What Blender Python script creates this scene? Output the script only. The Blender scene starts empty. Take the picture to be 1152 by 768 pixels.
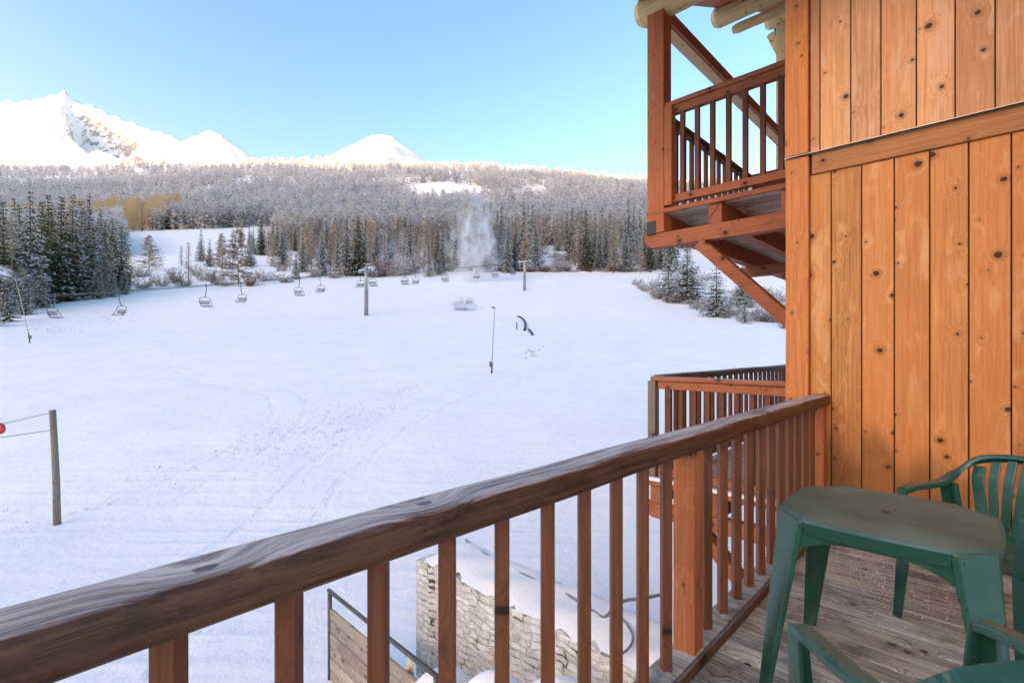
import bpy, math, random
import numpy as np
from mathutils import Vector, Matrix
random.seed(7)
rng = np.random.default_rng(11)
S = bpy.context.scene
COL = S.collection
F = 555.0 / 1152.0          # focal length in image widths
CAMZ = 1.357                # eye height above the balcony boards
TH = math.atan2(.721, .693)
CU, SU = math.cos(TH), math.sin(TH)


def P(t, d, z=0.0):
    """facade frame -> world: t runs along the facade, d outwards from it"""
    return Vector((CU * t - SU * d, SU * t + CU * d, z))


# ------------------------------------------------------------------ helpers
def thing(name, label=None, cat=None, loc=(0, 0, 0), rz=0.0, group=None, kind=None):
    o = bpy.data.objects.new(name, None)
    o.empty_display_size = .2
    COL.objects.link(o)
    o.location = loc
    o.rotation_euler = (0, 0, rz)
    tag(o, label, cat, group, kind)
    return o


def tag(o, label=None, cat=None, group=None, kind=None):
    if label: o['label'] = label
    if cat: o['category'] = cat
    if group: o['group'] = group
    if kind: o['kind'] = kind
    return o


def copy_tree(root, loc, rz, scale=1.0, label=None, group=None):
    r = root.copy()
    COL.objects.link(r)
    r.location = loc
    r.rotation_euler = (0, 0, rz)
    r.scale = scale if hasattr(scale, '__len__') else (scale,) * 3
    if label: r['label'] = label
    if group: r['group'] = group
    for ch in root.children:
        c = ch.copy()
        COL.objects.link(c)
        c.parent = r
        for g in ch.children:
            e = g.copy()
            COL.objects.link(e)
            e.parent = c
    return r


class MB:
    """collects shapes into one mesh; o = local origin subtracted from every point"""
    def __init__(s, o=(0, 0, 0)):
        s.v, s.f, s.r, s.m = [], [], [], []
        s.o = Vector(o)

    def add(s, vs, fs, mat=0, rnd=None):
        b = len(s.v)
        rnd = random.random() if rnd is None else rnd
        for p in vs:
            s.v.append(Vector(p) - s.o)
            s.r.append(rnd)
        for f in fs:
            s.f.append([b + i for i in f])
            s.m.append(mat)
        return s

    def box(s, a, b, mat=0, rnd=None):
        x0, y0, z0 = a
        x1, y1, z1 = b
        return s.add([(x0, y0, z0), (x1, y0, z0), (x1, y1, z0), (x0, y1, z0),
                      (x0, y0, z1), (x1, y0, z1), (x1, y1, z1), (x0, y1, z1)],
                     [(0, 3, 2, 1), (4, 5, 6, 7), (0, 1, 5, 4), (1, 2, 6, 5), (2, 3, 7, 6), (3, 0, 4, 7)], mat, rnd)

    def bar(s, p0, p1, w, h, up=(0, 0, 1), mat=0):
        p0, p1 = Vector(p0), Vector(p1)
        x = (p1 - p0).normalized()
        y = Vector(up).cross(x)
        y = y.normalized() if y.length > 1e-5 else Vector((0, 1, 0))
        z = x.cross(y)
        q = []
        for p in (p0, p1):
            q += [p - y * w / 2 - z * h / 2, p + y * w / 2 - z * h / 2, p + y * w / 2 + z * h / 2, p - y * w / 2 + z * h / 2]
        return s.add(q, [(0, 3, 2, 1), (4, 5, 6, 7), (0, 1, 5, 4), (1, 2, 6, 5), (2, 3, 7, 6), (3, 0, 4, 7)], mat)

    def sweep(s, pts, prof, up=(0, 0, 1), mat=0, caps=True, scl=None):
        """pts: path; prof: closed list of (side, up) offsets"""
        pts = [Vector(p) for p in pts]
        n, m = len(pts), len(prof)
        vs, fs = [], []
        for i, p in enumerate(pts):
            tng = (pts[min(i + 1, n - 1)] - pts[max(i - 1, 0)]).normalized()
            upi = up[i] if hasattr(up[0], '__len__') else up
            y = Vector(upi).cross(tng)
            y = y.normalized() if y.length > 1e-5 else Vector((1, 0, 0))
            z = tng.cross(y)
            k = scl[i] if scl else 1.0
            for a, b in prof:
                vs.append(p + y * a * k + z * b * k)
        for i in range(n - 1):
            for j in range(m):
                j2 = (j + 1) % m
                fs.append((i * m + j, i * m + j2, (i + 1) * m + j2, (i + 1) * m + j))
        if caps:
            fs.append(tuple(range(m - 1, -1, -1)))
            fs.append(tuple((n - 1) * m + j for j in range(m)))
        return s.add(vs, fs, mat)

    def tube(s, pts, r, n=8, mat=0, r1=None):
        prof = [(math.cos(2 * math.pi * k / n) * r, math.sin(2 * math.pi * k / n) * r) for k in range(n)]
        scl = None
        if r1 is not None:
            scl = [1 + (r1 / r - 1) * i / (len(pts) - 1) for i in range(len(pts))]
        d = Vector(pts[-1]) - Vector(pts[0])
        up = (0, 1, 0) if abs(d.normalized().z) > .9 else (0, 0, 1)
        return s.sweep(pts, prof, up, mat, True, scl)

    def build(s, name, mats, parent=None, bevel=0.0, smooth=False, seg=2, loc=None, rz=None):
        me = bpy.data.meshes.new(name)
        me.from_pydata([tuple(v) for v in s.v], [], s.f)
        mats = mats if isinstance(mats, (list, tuple)) else [mats]
        for m in mats: me.materials.append(m)
        if len(mats) > 1: me.polygons.foreach_set('material_index', s.m)
        a = me.attributes.new('rnd', 'FLOAT', 'POINT')
        a.data.foreach_set('value', s.r)
        if smooth: me.polygons.foreach_set('use_smooth', [True] * len(me.polygons))
        me.update()
        o = bpy.data.objects.new(name, me)
        COL.objects.link(o)
        if parent: o.parent = parent
        if loc is not None: o.location = loc
        if rz is not None: o.rotation_euler = (0, 0, rz)
        if bevel:
            b = o.modifiers.new('bevel', 'BEVEL')
            b.width, b.segments, b.limit_method, b.angle_limit = bevel, seg, 'ANGLE', math.radians(35)
            b.use_clamp_overlap = True
        return o


def quads_obj(name, Q, mats, attrs=None, parent=None):
    """Q: (n,k,3) array of separate k-gons; attrs: name -> per-polygon value"""
    n, k = Q.shape[:2]
    me = bpy.data.meshes.new(name)
    me.vertices.add(n * k)
    me.vertices.foreach_set('co', Q.astype(np.float32).ravel())
    me.loops.add(n * k)
    me.loops.foreach_set('vertex_index', np.arange(n * k, dtype=np.int32))
    me.polygons.add(n)
    me.polygons.foreach_set('loop_start', np.arange(0, n * k, k, dtype=np.int32))
    me.polygons.foreach_set('loop_total', np.full(n, k, dtype=np.int32))
    me.materials.append(mats)
    for nm, val in (attrs or {}).items():
        a = me.attributes.new(nm, 'FLOAT', 'POINT')
        a.data.foreach_set('value', np.repeat(val.astype(np.float32), k))
    me.update()
    me.validate()
    o = bpy.data.objects.new(name, me)
    COL.objects.link(o)
    if parent: o.parent = parent
    return o


# ------------------------------------------------------------------ node helpers
class Mat:
    def __init__(s, name):
        s.m = bpy.data.materials.new(name)
        s.m.use_nodes = True
        s.nt = s.m.node_tree
        s.nt.nodes.clear()
        s.out = s.nt.nodes.new('ShaderNodeOutputMaterial')

    def n(s, typ, ins=None, **pr):
        n = s.nt.nodes.new('ShaderNode' + typ)
        for k, v in pr.items(): setattr(n, k, v)
        for k, v in (ins or {}).items():
            if isinstance(v, bpy.types.NodeSocket): s.nt.links.new(v, n.inputs[k])
            else: n.inputs[k].default_value = v
        return n

    def ma(s, op, a, b=0.0, c=0.0, clamp=False):
        n = s.n('Math', {0: a, 1: b, 2: c}, operation=op, use_clamp=clamp)
        return n.outputs[0]

    def rng(s, v, a, b, c=0.0, d=1.0, smooth=True):
        return s.n('MapRange', {'Value': v, 'From Min': a, 'From Max': b, 'To Min': c, 'To Max': d},
                   interpolation_type='SMOOTHSTEP' if smooth else 'LINEAR').outputs[0]

    def mix(s, f, a, b, mode='MIX'):
        n = s.n('Mix', data_type='RGBA', blend_type=mode)
        for i, v in ((0, f), (6, a), (7, b)):
            if isinstance(v, bpy.types.NodeSocket): s.nt.links.new(v, n.inputs[i])
            elif i == 0: n.inputs[i].default_value = v
            else: n.inputs[i].default_value = tuple(v) + ((1,) if len(v) == 3 else ())
        return n.outputs[2]

    def noise(s, vec, scale, detail=3.0, rough=.55, dist=0.0):
        n = s.n('TexNoise', {'Scale': scale, 'Detail': detail, 'Roughness': rough, 'Distortion': dist})
        if vec is not None: s.nt.links.new(vec, n.inputs['Vector'])
        return n.outputs[0]

    def xyz(s, v):
        return s.n('SeparateXYZ', {0: v}).outputs

    def comb(s, x, y, z):
        return s.n('CombineXYZ', {0: x, 1: y, 2: z}).outputs[0]

    def obj(s):
        return s.n('TexCoord').outputs['Object']

    def attr(s, name):
        return s.n('Attribute', attribute_name=name).outputs['Fac']

    def surf(s, color, rough=.6, bump=None, bstr=.3, bdist=.01, spec=.5, metal=0.0, sss=0.0):
        b = s.n('BsdfPrincipled')
        for k, v in (('Base Color', color), ('Roughness', rough), ('Specular IOR Level', spec), ('Metallic', metal)):
            if isinstance(v, bpy.types.NodeSocket): s.nt.links.new(v, b.inputs[k])
            else: b.inputs[k].default_value = (tuple(v) + (1,)) if hasattr(v, '__len__') and len(v) == 3 else v
        if bump is not None:
            bn = s.n('Bump', {'Height': bump, 'Strength': bstr, 'Distance': bdist})
            s.nt.links.new(bn.outputs[0], b.inputs['Normal'])
        s.nt.links.new(b.outputs[0], s.out.inputs[0])
        return s.m


def wood(name, light, dark, axis='x', grey=0.0, knots=1.0, rough=.6, contrast=1.0, tint=.25, stain=0.0, kscale=1.0,
         greycol=(.30, .29, .30), splash=None, bk=.8, gmin=.25, cracks=0.0, hv=.22, kr_=1.0, lm=1.0, sw=.05):
    M = Mat(name)
    co = M.obj()
    r = M.attr('rnd')
    off = M.n('VectorMath', {0: (17.3, 9.1, 31.7)}, operation='SCALE')
    M.nt.links.new(M.ma('MULTIPLY', r, 3.7), off.inputs['Scale'])
    v = M.n('VectorMath', {0: co, 1: off.outputs[0]}, operation='ADD').outputs[0]
    X = M.xyz(v)
    a, b, l = {'x': (X[1], X[2], X[0]), 'y': (X[0], X[2], X[1]), 'z': (X[0], X[1], X[2])}[axis]
    kv = M.comb(M.ma('MULTIPLY', M.ma('ADD', a, M.ma('MULTIPLY', b, bk)), 6.0 * kscale), M.ma('MULTIPLY', l, 3.7 * kscale), 0.0)
    vo = M.n('TexVoronoi', {'Vector': kv, 'Scale': 1.0, 'Randomness': 1.0}, feature='F1', voronoi_dimensions='2D')
    dist, vc = vo.outputs['Distance'], M.n('SeparateColor', {0: vo.outputs['Color']}).outputs
    wob = M.noise(v, 45.0, 2.0)
    dist = M.ma('ADD', dist, M.ma('MULTIPLY', M.ma('SUBTRACT', wob, .5), .05))
    kr = M.ma('MULTIPLY', M.ma('ADD', M.ma('MULTIPLY', M.ma('POWER', vc[0], 2.0), .085), .028), M.ma('GREATER_THAN', vc[1], .10))
    kr = M.ma('MULTIPLY', kr, knots * kr_)
    knot = M.rng(M.ma('SUBTRACT', kr, dist), -.004, .018)
    ring = M.rng(M.ma('SUBTRACT', M.ma('MULTIPLY', kr, 1.9), dist), -.05, .04)
    halo = M.rng(dist, .38, 0.02)
    a2 = M.ma('ADD', a, M.ma('MULTIPLY', M.ma('MULTIPLY', halo, kr), 1.1))
    slow = M.noise(M.comb(M.ma('MULTIPLY', a, 5.0), M.ma('MULTIPLY', b, 5.0), M.ma('MULTIPLY', l, .9)), 1.0, 2.0)
    a3 = M.ma('ADD', a2, M.ma('MULTIPLY', slow, sw))
    g1 = M.noise(M.comb(M.ma('MULTIPLY', a3, 70.0), M.ma('MULTIPLY', b, 70.0), M.ma('MULTIPLY', l, 1.3 * lm)), 1.0, 3.0, .6)
    g2 = M.noise(M.comb(M.ma('MULTIPLY', a2, 330.0), M.ma('MULTIPLY', b, 330.0), M.ma('MULTIPLY', l, 9.0 * lm)), 1.0, 2.0)
    g = M.ma('ADD', M.ma('MULTIPLY', g1, .68), M.ma('MULTIPLY', g2, .32))
    fac = M.rng(g, .5 - .22 / contrast, .5 + .2 / contrast)
    col = M.mix(fac, dark, light)
    big = M.noise(v, 1.7, 4.0, .6)
    val = M.ma('ADD', M.ma('ADD', 1.0 - tint, M.ma('MULTIPLY', M.ma('FRACT', M.ma('MULTIPLY', r, 7.31)), tint)),
               M.ma('MULTIPLY', big, tint * 1.3))
    col = M.mix(1.0, col, M.n('CombineColor', {0: val, 1: val, 2: val}).outputs[0], 'MULTIPLY')
    hue = M.ma('FRACT', M.ma('MULTIPLY', r, 3.17))
    col = M.mix(M.ma('MULTIPLY', hue, hv), col, tuple(min(1, c * q) for c, q in zip(light, (.86, .66, .50))))
    flame = M.noise(M.comb(M.ma('MULTIPLY', a2, 9.0), M.ma('MULTIPLY', b, 9.0), M.ma('MULTIPLY', l, 2.2)), 1.0, 3.0, .6, .8)
    col = M.mix(M.ma('MULTIPLY', M.rng(flame, .52, .72), hv), col, tuple(min(1, c * q) for c, q in zip(light, (1.08, 1.28, 1.6))))
    col = M.mix(M.ma('MULTIPLY', ring, .42), col, tuple(c * .55 for c in dark))
    col = M.mix(M.ma('MULTIPLY', knot, .92), col, (.022, .010, .006))
    if stain:
        st = M.rng(M.noise(v, 5.0, 6.0, .7), .48, .68)
        col = M.mix(M.ma('MULTIPLY', st, stain), col, tuple(c * .3 for c in dark))
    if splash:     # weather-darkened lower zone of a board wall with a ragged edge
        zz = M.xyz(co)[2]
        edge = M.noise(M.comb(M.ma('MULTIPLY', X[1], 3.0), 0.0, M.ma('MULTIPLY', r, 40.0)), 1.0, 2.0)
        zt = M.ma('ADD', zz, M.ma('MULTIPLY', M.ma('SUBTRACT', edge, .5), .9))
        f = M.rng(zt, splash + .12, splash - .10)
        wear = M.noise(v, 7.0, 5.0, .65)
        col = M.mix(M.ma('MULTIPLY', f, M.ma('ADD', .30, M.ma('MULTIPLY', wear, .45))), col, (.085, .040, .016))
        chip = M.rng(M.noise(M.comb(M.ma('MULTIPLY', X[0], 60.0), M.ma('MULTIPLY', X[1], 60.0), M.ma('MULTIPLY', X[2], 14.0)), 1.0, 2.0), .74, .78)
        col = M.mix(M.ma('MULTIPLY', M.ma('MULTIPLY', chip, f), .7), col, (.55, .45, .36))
    if grey:
        nz = M.xyz(M.n('NewGeometry').outputs['Normal'])[2]
        w = M.rng(M.ma('ADD', nz, M.ma('MULTIPLY', M.ma('SUBTRACT', g1, .5), .9)), gmin + .30, gmin + .72)
        gc = M.mix(M.rng(g, .36, .66), tuple(c * .38 for c in greycol), greycol)
        gc = M.mix(M.ma('MULTIPLY', knot, .8), gc, (.03, .02, .02))
        col = M.mix(M.ma('MULTIPLY', w, grey), col, gc)
    h = M.ma('SUBTRACT', g, M.ma('MULTIPLY', knot, .4))
    if cracks:
        cn = M.noise(M.comb(M.ma('MULTIPLY', a2, 46.0), M.ma('MULTIPLY', b, 46.0), M.ma('MULTIPLY', l, .8)), 1.0, 2.0, .5)
        ck = M.ma('MULTIPLY', M.rng(M.ma('ABSOLUTE', M.ma('SUBTRACT', cn, .5)), .016, .004), M.rng(M.noise(v, 3.0, 3.0), .46, .6))
        col = M.mix(M.ma('MULTIPLY', ck, cracks), col, (.018, .012, .010))
        h = M.ma('SUBTRACT', h, M.ma('MULTIPLY', ck, .8))
    return M.surf(col, M.ma('ADD', rough, M.ma('MULTIPLY', g1, .18)), h, .35, .004, .35)


# ------------------------------------------------------------------ numpy value noise
_T = rng.random((256, 256))


def vnoise(x, y):
    xi, yi = np.floor(x).astype(int), np.floor(y).astype(int)
    fx, fy = x - xi, y - yi
    fx, fy = fx * fx * (3 - 2 * fx), fy * fy * (3 - 2 * fy)
    g = lambda i, j: _T[i % 256, j % 256]
    return (g(xi, yi) * (1 - fx) + g(xi + 1, yi) * fx) * (1 - fy) + (g(xi, yi + 1) * (1 - fx) + g(xi + 1, yi + 1) * fx) * fy


def fbm(x, y, o=5, ridged=False):
    s, a, t = 0, 1.0, 0
    for k in range(o):
        n = vnoise(x * 2 ** k + 17.3 * k, y * 2 ** k + 5.1 * k)
        if ridged: n = 1 - abs(2 * n - 1)
        s = s + a * n
        t += a
        a *= .5
    return s / t


# ------------------------------------------------------------------ terrain height
_Yk = np.array([0, 13, 20, 32, 46, 70, 96, 143, 200, 300, 500, 800, 1200, 1500])
_Pk = np.array([0, -196, -93, -33, 0, 20, 37, 65, 88, 113, 142, 172, 197, 207])
_Mx = np.array([-700, -300, -80, 0, 20, 40, 55, 66, 72, 80, 88, 100, 125, 150, 170, 190, 205, 220, 237, 250, 265, 280, 300, 330,
                345, 370, 385, 400, 415, 428, 440, 460, 478, 500, 540, 600, 700, 1152])
_My = np.array([170, 150, 118, 113, 114, 111, 108, 105, 102, 107, 113, 117, 127, 138, 145, 150, 158, 151, 146, 152, 163, 173, 185, 186,
                183, 175, 168, 160, 153, 149, 153, 166, 178, 187, 195, 199, 205, 215])


def smooth(x, a, b):
    t = np.clip((x - a) / (b - a), 0, 1)
    return t * t * (3 - 2 * t)


def hill_px(Y, s):
    lY = np.log(np.maximum(Y, 10.0))
    p = np.interp(lY, np.log(np.maximum(_Yk, 10.0)), _Pk)
    return p


def height(X, Y):
    """terrain height relative to the balcony boards"""
    X, Y = np.asarray(X, float), np.asarray(Y, float)
    r = np.hypot(X, Y)
    Ye = np.maximum(Y, 1.0)
    s = np.clip(X / np.maximum(Ye, .3 * r + 1e-3), -1.6, 1.6)
    z = np.interp(Ye, [0, 13, 20, 32, 46], [-4.6, -4.6, -3.35, -1.9, 0.0])
    far = hill_px(np.clip(Ye, 46, 1500), s) / 555.0 * np.clip(Ye, 46, 1500)
    fs = 1 - .055 * smooth(s, -.05, .22) - .05 * smooth(s, .2, .5) - .015 * smooth(-s, .6, .9)
    far = far * (1 + (fs - 1) * smooth(Ye, 500, 1400))
    z = np.where(Ye > 46, far, z)
    # gentle undulation of the piste, rougher ground in the woods
    z = z + .25 * (fbm(X / 14, Y / 14, 3) - .5) * smooth(Ye, 20, 60)
    z = z + (fbm(X / 90, Y / 90, 4) - .5) * 14 * smooth(Ye, 230, 700)
    z = z + (fbm(X / 330 + 3, Y / 330, 3) - .5) * 42 * smooth(Ye, 450, 900)
    # behind the wooded ridge the ground dips, then climbs to the summits
    dip = smooth(Ye, 1500, 2100)
    z = z * (1 - .25 * dip) + dip * 0
    D = 4300.0
    q = np.clip((Ye - 1900) / (D - 1900), 0, 1.6)
    wq = 1 - smooth(q, .55, 1.0)
    sw = s + wq * (.22 * (fbm(q * 2.3 + 3.1, s * 1.4 + 9, 3) - .5) + .10 * (1 - q) * (fbm(s * 5, q * 6 + 2, 3) - .5)) + .018 * wq
    px = np.interp(576 + 555 * np.clip(sw, -1.9, 1.6), _Mx, 392 - _My)
    px = px + 3.0 * (fbm(s * 38, q * 7, 4) - .5) * smooth(px, 212, 245)
    front = np.where(q < 1, q ** 1.25, 1 - .9 * (q - 1))
    base = 165 / 555 * 1900 * .9
    zm = base + (px / 555 * D - base) * front
    rid = fbm(X / 900 + 7.7, Y / 900 + 1.3, 5, True) - .62
    zm = zm + rid * 430 * smooth(q, .1, .45) * (1 - smooth(q, .80, .985)) * smooth(px, 205, 250)
    zm = zm - 70 * (1 - smooth(q, .93, 1.0)) * smooth(q, .4, .8) * smooth(px, 215, 260)
    xp = 576 + 555 * s + 14 * (fbm(q * 5, s * 9, 3) - .5)
    bowl = smooth(xp, 64, 92) * (1 - smooth(xp, 125, 215)) * smooth(q, .42, .68) * (1 - smooth(q, .88, .985))
    zm = zm - 350 * bowl
    z = np.where(Ye > 1900, np.maximum(zm, z * .8), z)
    # long unseen ridge added to the left; it keeps the low sun off the piste
    A, B, C = (-3600, 1700), (-2300, -1200), (-1400, -3000)
    best = np.full_like(r, 1e9)
    par = np.zeros_like(r)
    for (x0, y0), (x1, y1), o in ((A, B, 0), (B, C, 1)):
        dx, dy = x1 - x0, y1 - y0
        k = np.clip(((X - x0) * dx + (Y - y0) * dy) / (dx * dx + dy * dy), 0, 1)
        dd = np.hypot(X - x0 - k * dx, Y - y0 - k * dy)
        par = np.where(dd < best, k + o, par)
        best = np.minimum(best, dd)
    crest = 985 + 330 * (fbm(par * 11.0, par * 0 + 3.3, 4) - .5)
    rz = -4.6 + crest * (1 - smooth(best, 0, 1000))
    z = np.where(best < 1000, np.maximum(z, rz), z)
    return z


def H(x, y):
    return float(height(np.array([x]), np.array([y]))[0])


def ground_px(px, py, ymax=1500):
    """the point of the ground seen at photo pixel (px, py)"""
    s = (px - 576) / 555.0
    Ys = np.geomspace(5, ymax, 4000)
    zz = height(s * Ys, Ys) - CAMZ + CAMZ  # heights relative to eye use the profile directly
    yy = 392 - 555 * zz / Ys
    i = np.argmax(yy <= py)
    return s * Ys[i], Ys[i], zz[i] + CAMZ


def GZ(x, y):
    return H(x, y) + CAMZ


# ------------------------------------------------------------------ materials
ORANGE = dict(light=(.76, .325, .12), dark=(.53, .18, .052))
RED = dict(light=(.47, .145, .066), dark=(.24, .066, .028))
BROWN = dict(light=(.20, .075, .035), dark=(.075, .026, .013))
PALE = dict(light=(.74, .54, .29), dark=(.52, .34, .16))
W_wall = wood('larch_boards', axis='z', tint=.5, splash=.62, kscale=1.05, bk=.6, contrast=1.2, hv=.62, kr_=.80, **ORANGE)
W_wall_up = wood('larch_boards_upper', axis='z', tint=.52, kscale=1.05, bk=.6, contrast=1.2, hv=.62, kr_=.80, light=(.73, .37, .19), dark=(.50, .205, .085))
W_corner = wood('stained_corner_board', axis='z', tint=.2, kscale=.9, light=(.70, .25, .085), dark=(.47, .135, .038))
W_trim = wood('stained_trim', axis='y', tint=.2, light=(.55, .235, .09), dark=(.33, .115, .04))
W_beam_x = wood('stained_beam_along', axis='x', tint=.25, **RED)
W_beam_y = wood('stained_beam_out', axis='y', tint=.25, stain=.25, **RED)
W_post = wood('stained_post', axis='z', tint=.2, light=(.56, .165, .062), dark=(.34, .088, .03))
W_bal = wood('stained_baluster', axis='z', tint=.3, knots=.5, rough=.5, light=(.235, .074, .035), dark=(.11, .032, .015))
W_rail = wood('weathered_handrail', axis='x', grey=.92, tint=.35, rough=.42, light=(.155, .068, .036), dark=(.045, .017, .010),
              greycol=(.56, .52, .53), kscale=.62, contrast=1.9, gmin=.32, stain=.45, cracks=.9, lm=2.2, sw=.010, kr_=.55)
W_rail_y = wood('weathered_handrail_out', axis='y', grey=.8, tint=.3, rough=.5, greycol=(.42, .38, .38), **RED)
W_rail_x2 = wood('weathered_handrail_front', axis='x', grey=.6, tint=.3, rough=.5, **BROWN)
W_deck = wood('grey_deck_boards', axis='y', tint=.5, knots=.7, rough=.62, stain=.6, contrast=1.5, cracks=.7, light=(.58, .555, .49), dark=(.16, .145, .125))
W_under = wood('pale_deck_underside', axis='y', tint=.5, stain=.5, light=(.62, .52, .42), dark=(.24, .17, .13))
W_log = wood('pale_debarked_log', axis='y', tint=.2, **PALE)
W_pale = wood('pale_beam', axis='x', tint=.2, light=(.68, .45, .26), dark=(.46, .26, .13))
W_palez = wood('pale_post', axis='z', tint=.2, **PALE)
W_grey = wood('weathered_grey_plank', axis='y', tint=.6, stain=.4, light=(.45, .38, .30), dark=(.17, .14, .13))
W_greyz = wood('weathered_grey_post', axis='z', tint=.3, light=(.26, .20, .16), dark=(.12, .09, .075))


def plain(name, c, rough=.5, metal=0.0, var=.25, scale=8.0, bump=.1, spec=.5):
    M = Mat(name)
    co = M.obj()
    n = M.noise(co, scale, 5.0, .6)
    col = M.mix(M.rng(n, .3, .7), tuple(x * (1 - var) for x in c), tuple(min(1, x * (1 + var)) for x in c))
    return M.surf(col, M.ma('ADD', rough - .08, M.ma('MULTIPLY', n, .16)), n, bump, .002, spec, metal)


def plastic():
    """sun-bleached green garden plastic: dusty where it faces up"""
    M = Mat('green_garden_plastic')
    co = M.obj()
    n1 = M.noise(co, 5.0, 5.0, .6)
    n2 = M.noise(co, 60.0, 3.0)
    col = M.mix(M.rng(n1, .3, .7), (.004, .062, .042), (.012, .098, .072))
    nz = M.xyz(M.n('NewGeometry').outputs['Normal'])[2]
    dust = M.ma('MULTIPLY', M.rng(nz, .75, .98), M.rng(M.ma('ADD', M.ma('MULTIPLY', n1, .8), M.ma('MULTIPLY', n2, .3)), .35, .75))
    col = M.mix(M.ma('MULTIPLY', dust, .45), col, (.16, .17, .12))
    return M.surf(col, M.ma('ADD', .17, M.ma('MULTIPLY', dust, .4)), n2, .05, .001, .5)


def plastic_top():
    M = Mat('dusty_table_top')
    co = M.obj()
    n1 = M.noise(co, 4.0, 6.0, .65)
    n2 = M.noise(co, 90.0, 3.0)
    n3 = M.rng(M.noise(co, 2.2, 2.0), .4, .65)
    col = M.mix(M.rng(n1, .32, .68), (.022, .090, .072), (.060, .140, .110))
    col = M.mix(M.ma('MULTIPLY', n3, .5), col, (.13, .24, .22))  # broad teal patches: sky sheen put into the colour
    col = M.mix(M.ma('MULTIPLY', M.rng(n2, .62, .72), .30), col, (.20, .25, .20))
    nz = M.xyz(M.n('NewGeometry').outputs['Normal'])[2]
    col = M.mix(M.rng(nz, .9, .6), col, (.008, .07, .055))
    return M.surf(col, M.ma('ADD', .30, M.ma('MULTIPLY', n1, .25)), n2, .04, .001, .25)


PLAS, PTOP = plastic(), plastic_top()
STEEL = plain('galvanised_steel', (.36, .38, .39), .5, .6)
DSTEEL = plain('dark_steel', (.09, .095, .10), .5, .5)
GREENSTEEL = plain('pale_green_paint', (.40, .52, .50), .5)
REDPAD = plain('red_padding', (.62, .06, .05), .5)
ORNET = plain('orange_net', (.75, .16, .03), .6)
HOSE = plain('grey_hose', (.20, .22, .23), .55)
BLACK = plain('black_rubber', (.025, .026, .028), .6)
FLASH = plain('zinc_flashing', (.45, .47, .48), .4, .8)


def snow_mat():
    M = Mat('snow_ground')
    co = M.obj()
    X = M.xyz(co)
    n1 = M.noise(co, .35, 5.0, .6)
    n2 = M.noise(co, 3.0, 5.0, .65)
    n3 = M.noise(co, 22.0, 3.0, .6)
    h = M.ma('ADD', M.ma('MULTIPLY', n1, .5), M.ma('ADD', M.ma('MULTIPLY', n2, .14), M.ma('MULTIPLY', n3, .015)))
    # ski and vehicle tracks: pairs of arcs pressed into the snow
    for cx, cy, R, g in ((-21.5, 19.0, 11.8, .75), (-21.5, 19.0, 13.2, .75), (9.5, 30.0, 9.6, .5), (30.0, 12.0, 36.0, .8),
                         (30.0, 12.0, 37.6, .8), (-60.0, 60.0, 66.0, .7), (-60.0, 60.0, 67.5, .7), (4.0, 60.0, 38.0, .6)):
        dx, dy = M.ma('SUBTRACT', X[0], cx), M.ma('SUBTRACT', X[1], cy)
        rr = M.ma('SQRT', M.ma('ADD', M.ma('MULTIPLY', dx, dx), M.ma('MULTIPLY', dy, dy)))
        e = M.ma('ABSOLUTE', M.ma('SUBTRACT', M.ma('ADD', rr, M.ma('MULTIPLY', n1, 1.2)), R))
        tr = M.ma('MULTIPLY', M.rng(e, .22, .05), M.rng(n2, .35, .6))
        h = M.ma('SUBTRACT', h, M.ma('MULTIPLY', tr, .12 * g))
    # wind ripples near the chalet
    w = M.n('TexWave', {'Vector': M.comb(M.ma('MULTIPLY', X[0], .35), X[1], 0.0), 'Scale': .42, 'Distortion': 3.5, 'Detail': 3.0,
                        'Detail Scale': .7}, wave_type='BANDS', bands_direction='Y').outputs[1]
    near = M.ma('MULTIPLY', M.rng(X[1], 24.0, 10.0), M.rng(M.noise(co, .18, 2.0), .3, .6))
    h = M.ma('ADD', h, M.ma('MULTIPLY', M.ma('MULTIPLY', M.ma('POWER', w, 3.0), near), .085))
    g = M.n('NewGeometry').outputs
    nz = M.xyz(g['Normal'])[2]
    col = M.mix(M.rng(n1, .3, .7), (.84, .85, .87), (.90, .905, .91))
    hi = M.rng(X[2], 420.0, 900.0)
    rk = M.rng(M.ma('ADD', M.ma('MULTIPLY', M.ma('SUBTRACT', .80, nz), .8), M.ma('MULTIPLY', M.ma('SUBTRACT', M.noise(co, .016, 8.0, .75), .5), 1.5)), .30, .40)
    rc = M.mix(M.noise(co, .02, 4.0), (.16, .15, .15), (.30, .27, .25))
    col = M.mix(M.ma('MULTIPLY', M.ma('MULTIPLY', rk, hi), .8), col, rc)
    return M.surf(col, .55, h, 1.0, .35, .3)


def leaf_mat(name, c0, c1, snow=(.86, .87, .89), tw=(.10, .065, .045)):
    M = Mat(name)
    r, s = M.attr('rnd'), M.attr('snow')
    orr = M.n('ObjectInfo').outputs['Random']
    col = M.mix(r, c0, c1)
    v = M.ma('ADD', .65, M.ma('MULTIPLY', orr, .7))
    col = M.mix(1.0, col, M.n('CombineColor', {0: v, 1: v, 2: v}).outputs[0], 'MULTIPLY')
    col = M.mix(s, col, snow)
    b = M.n('BsdfDiffuse', {'Color': col})
    t = M.n('BsdfTranslucent', {'Color': col})
    mx = M.n('MixShader', {0: .5, 1: b.outputs[0], 2: t.outputs[0]})
    M.nt.links.new(mx.outputs[0], M.out.inputs[0])
    return M.m


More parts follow.
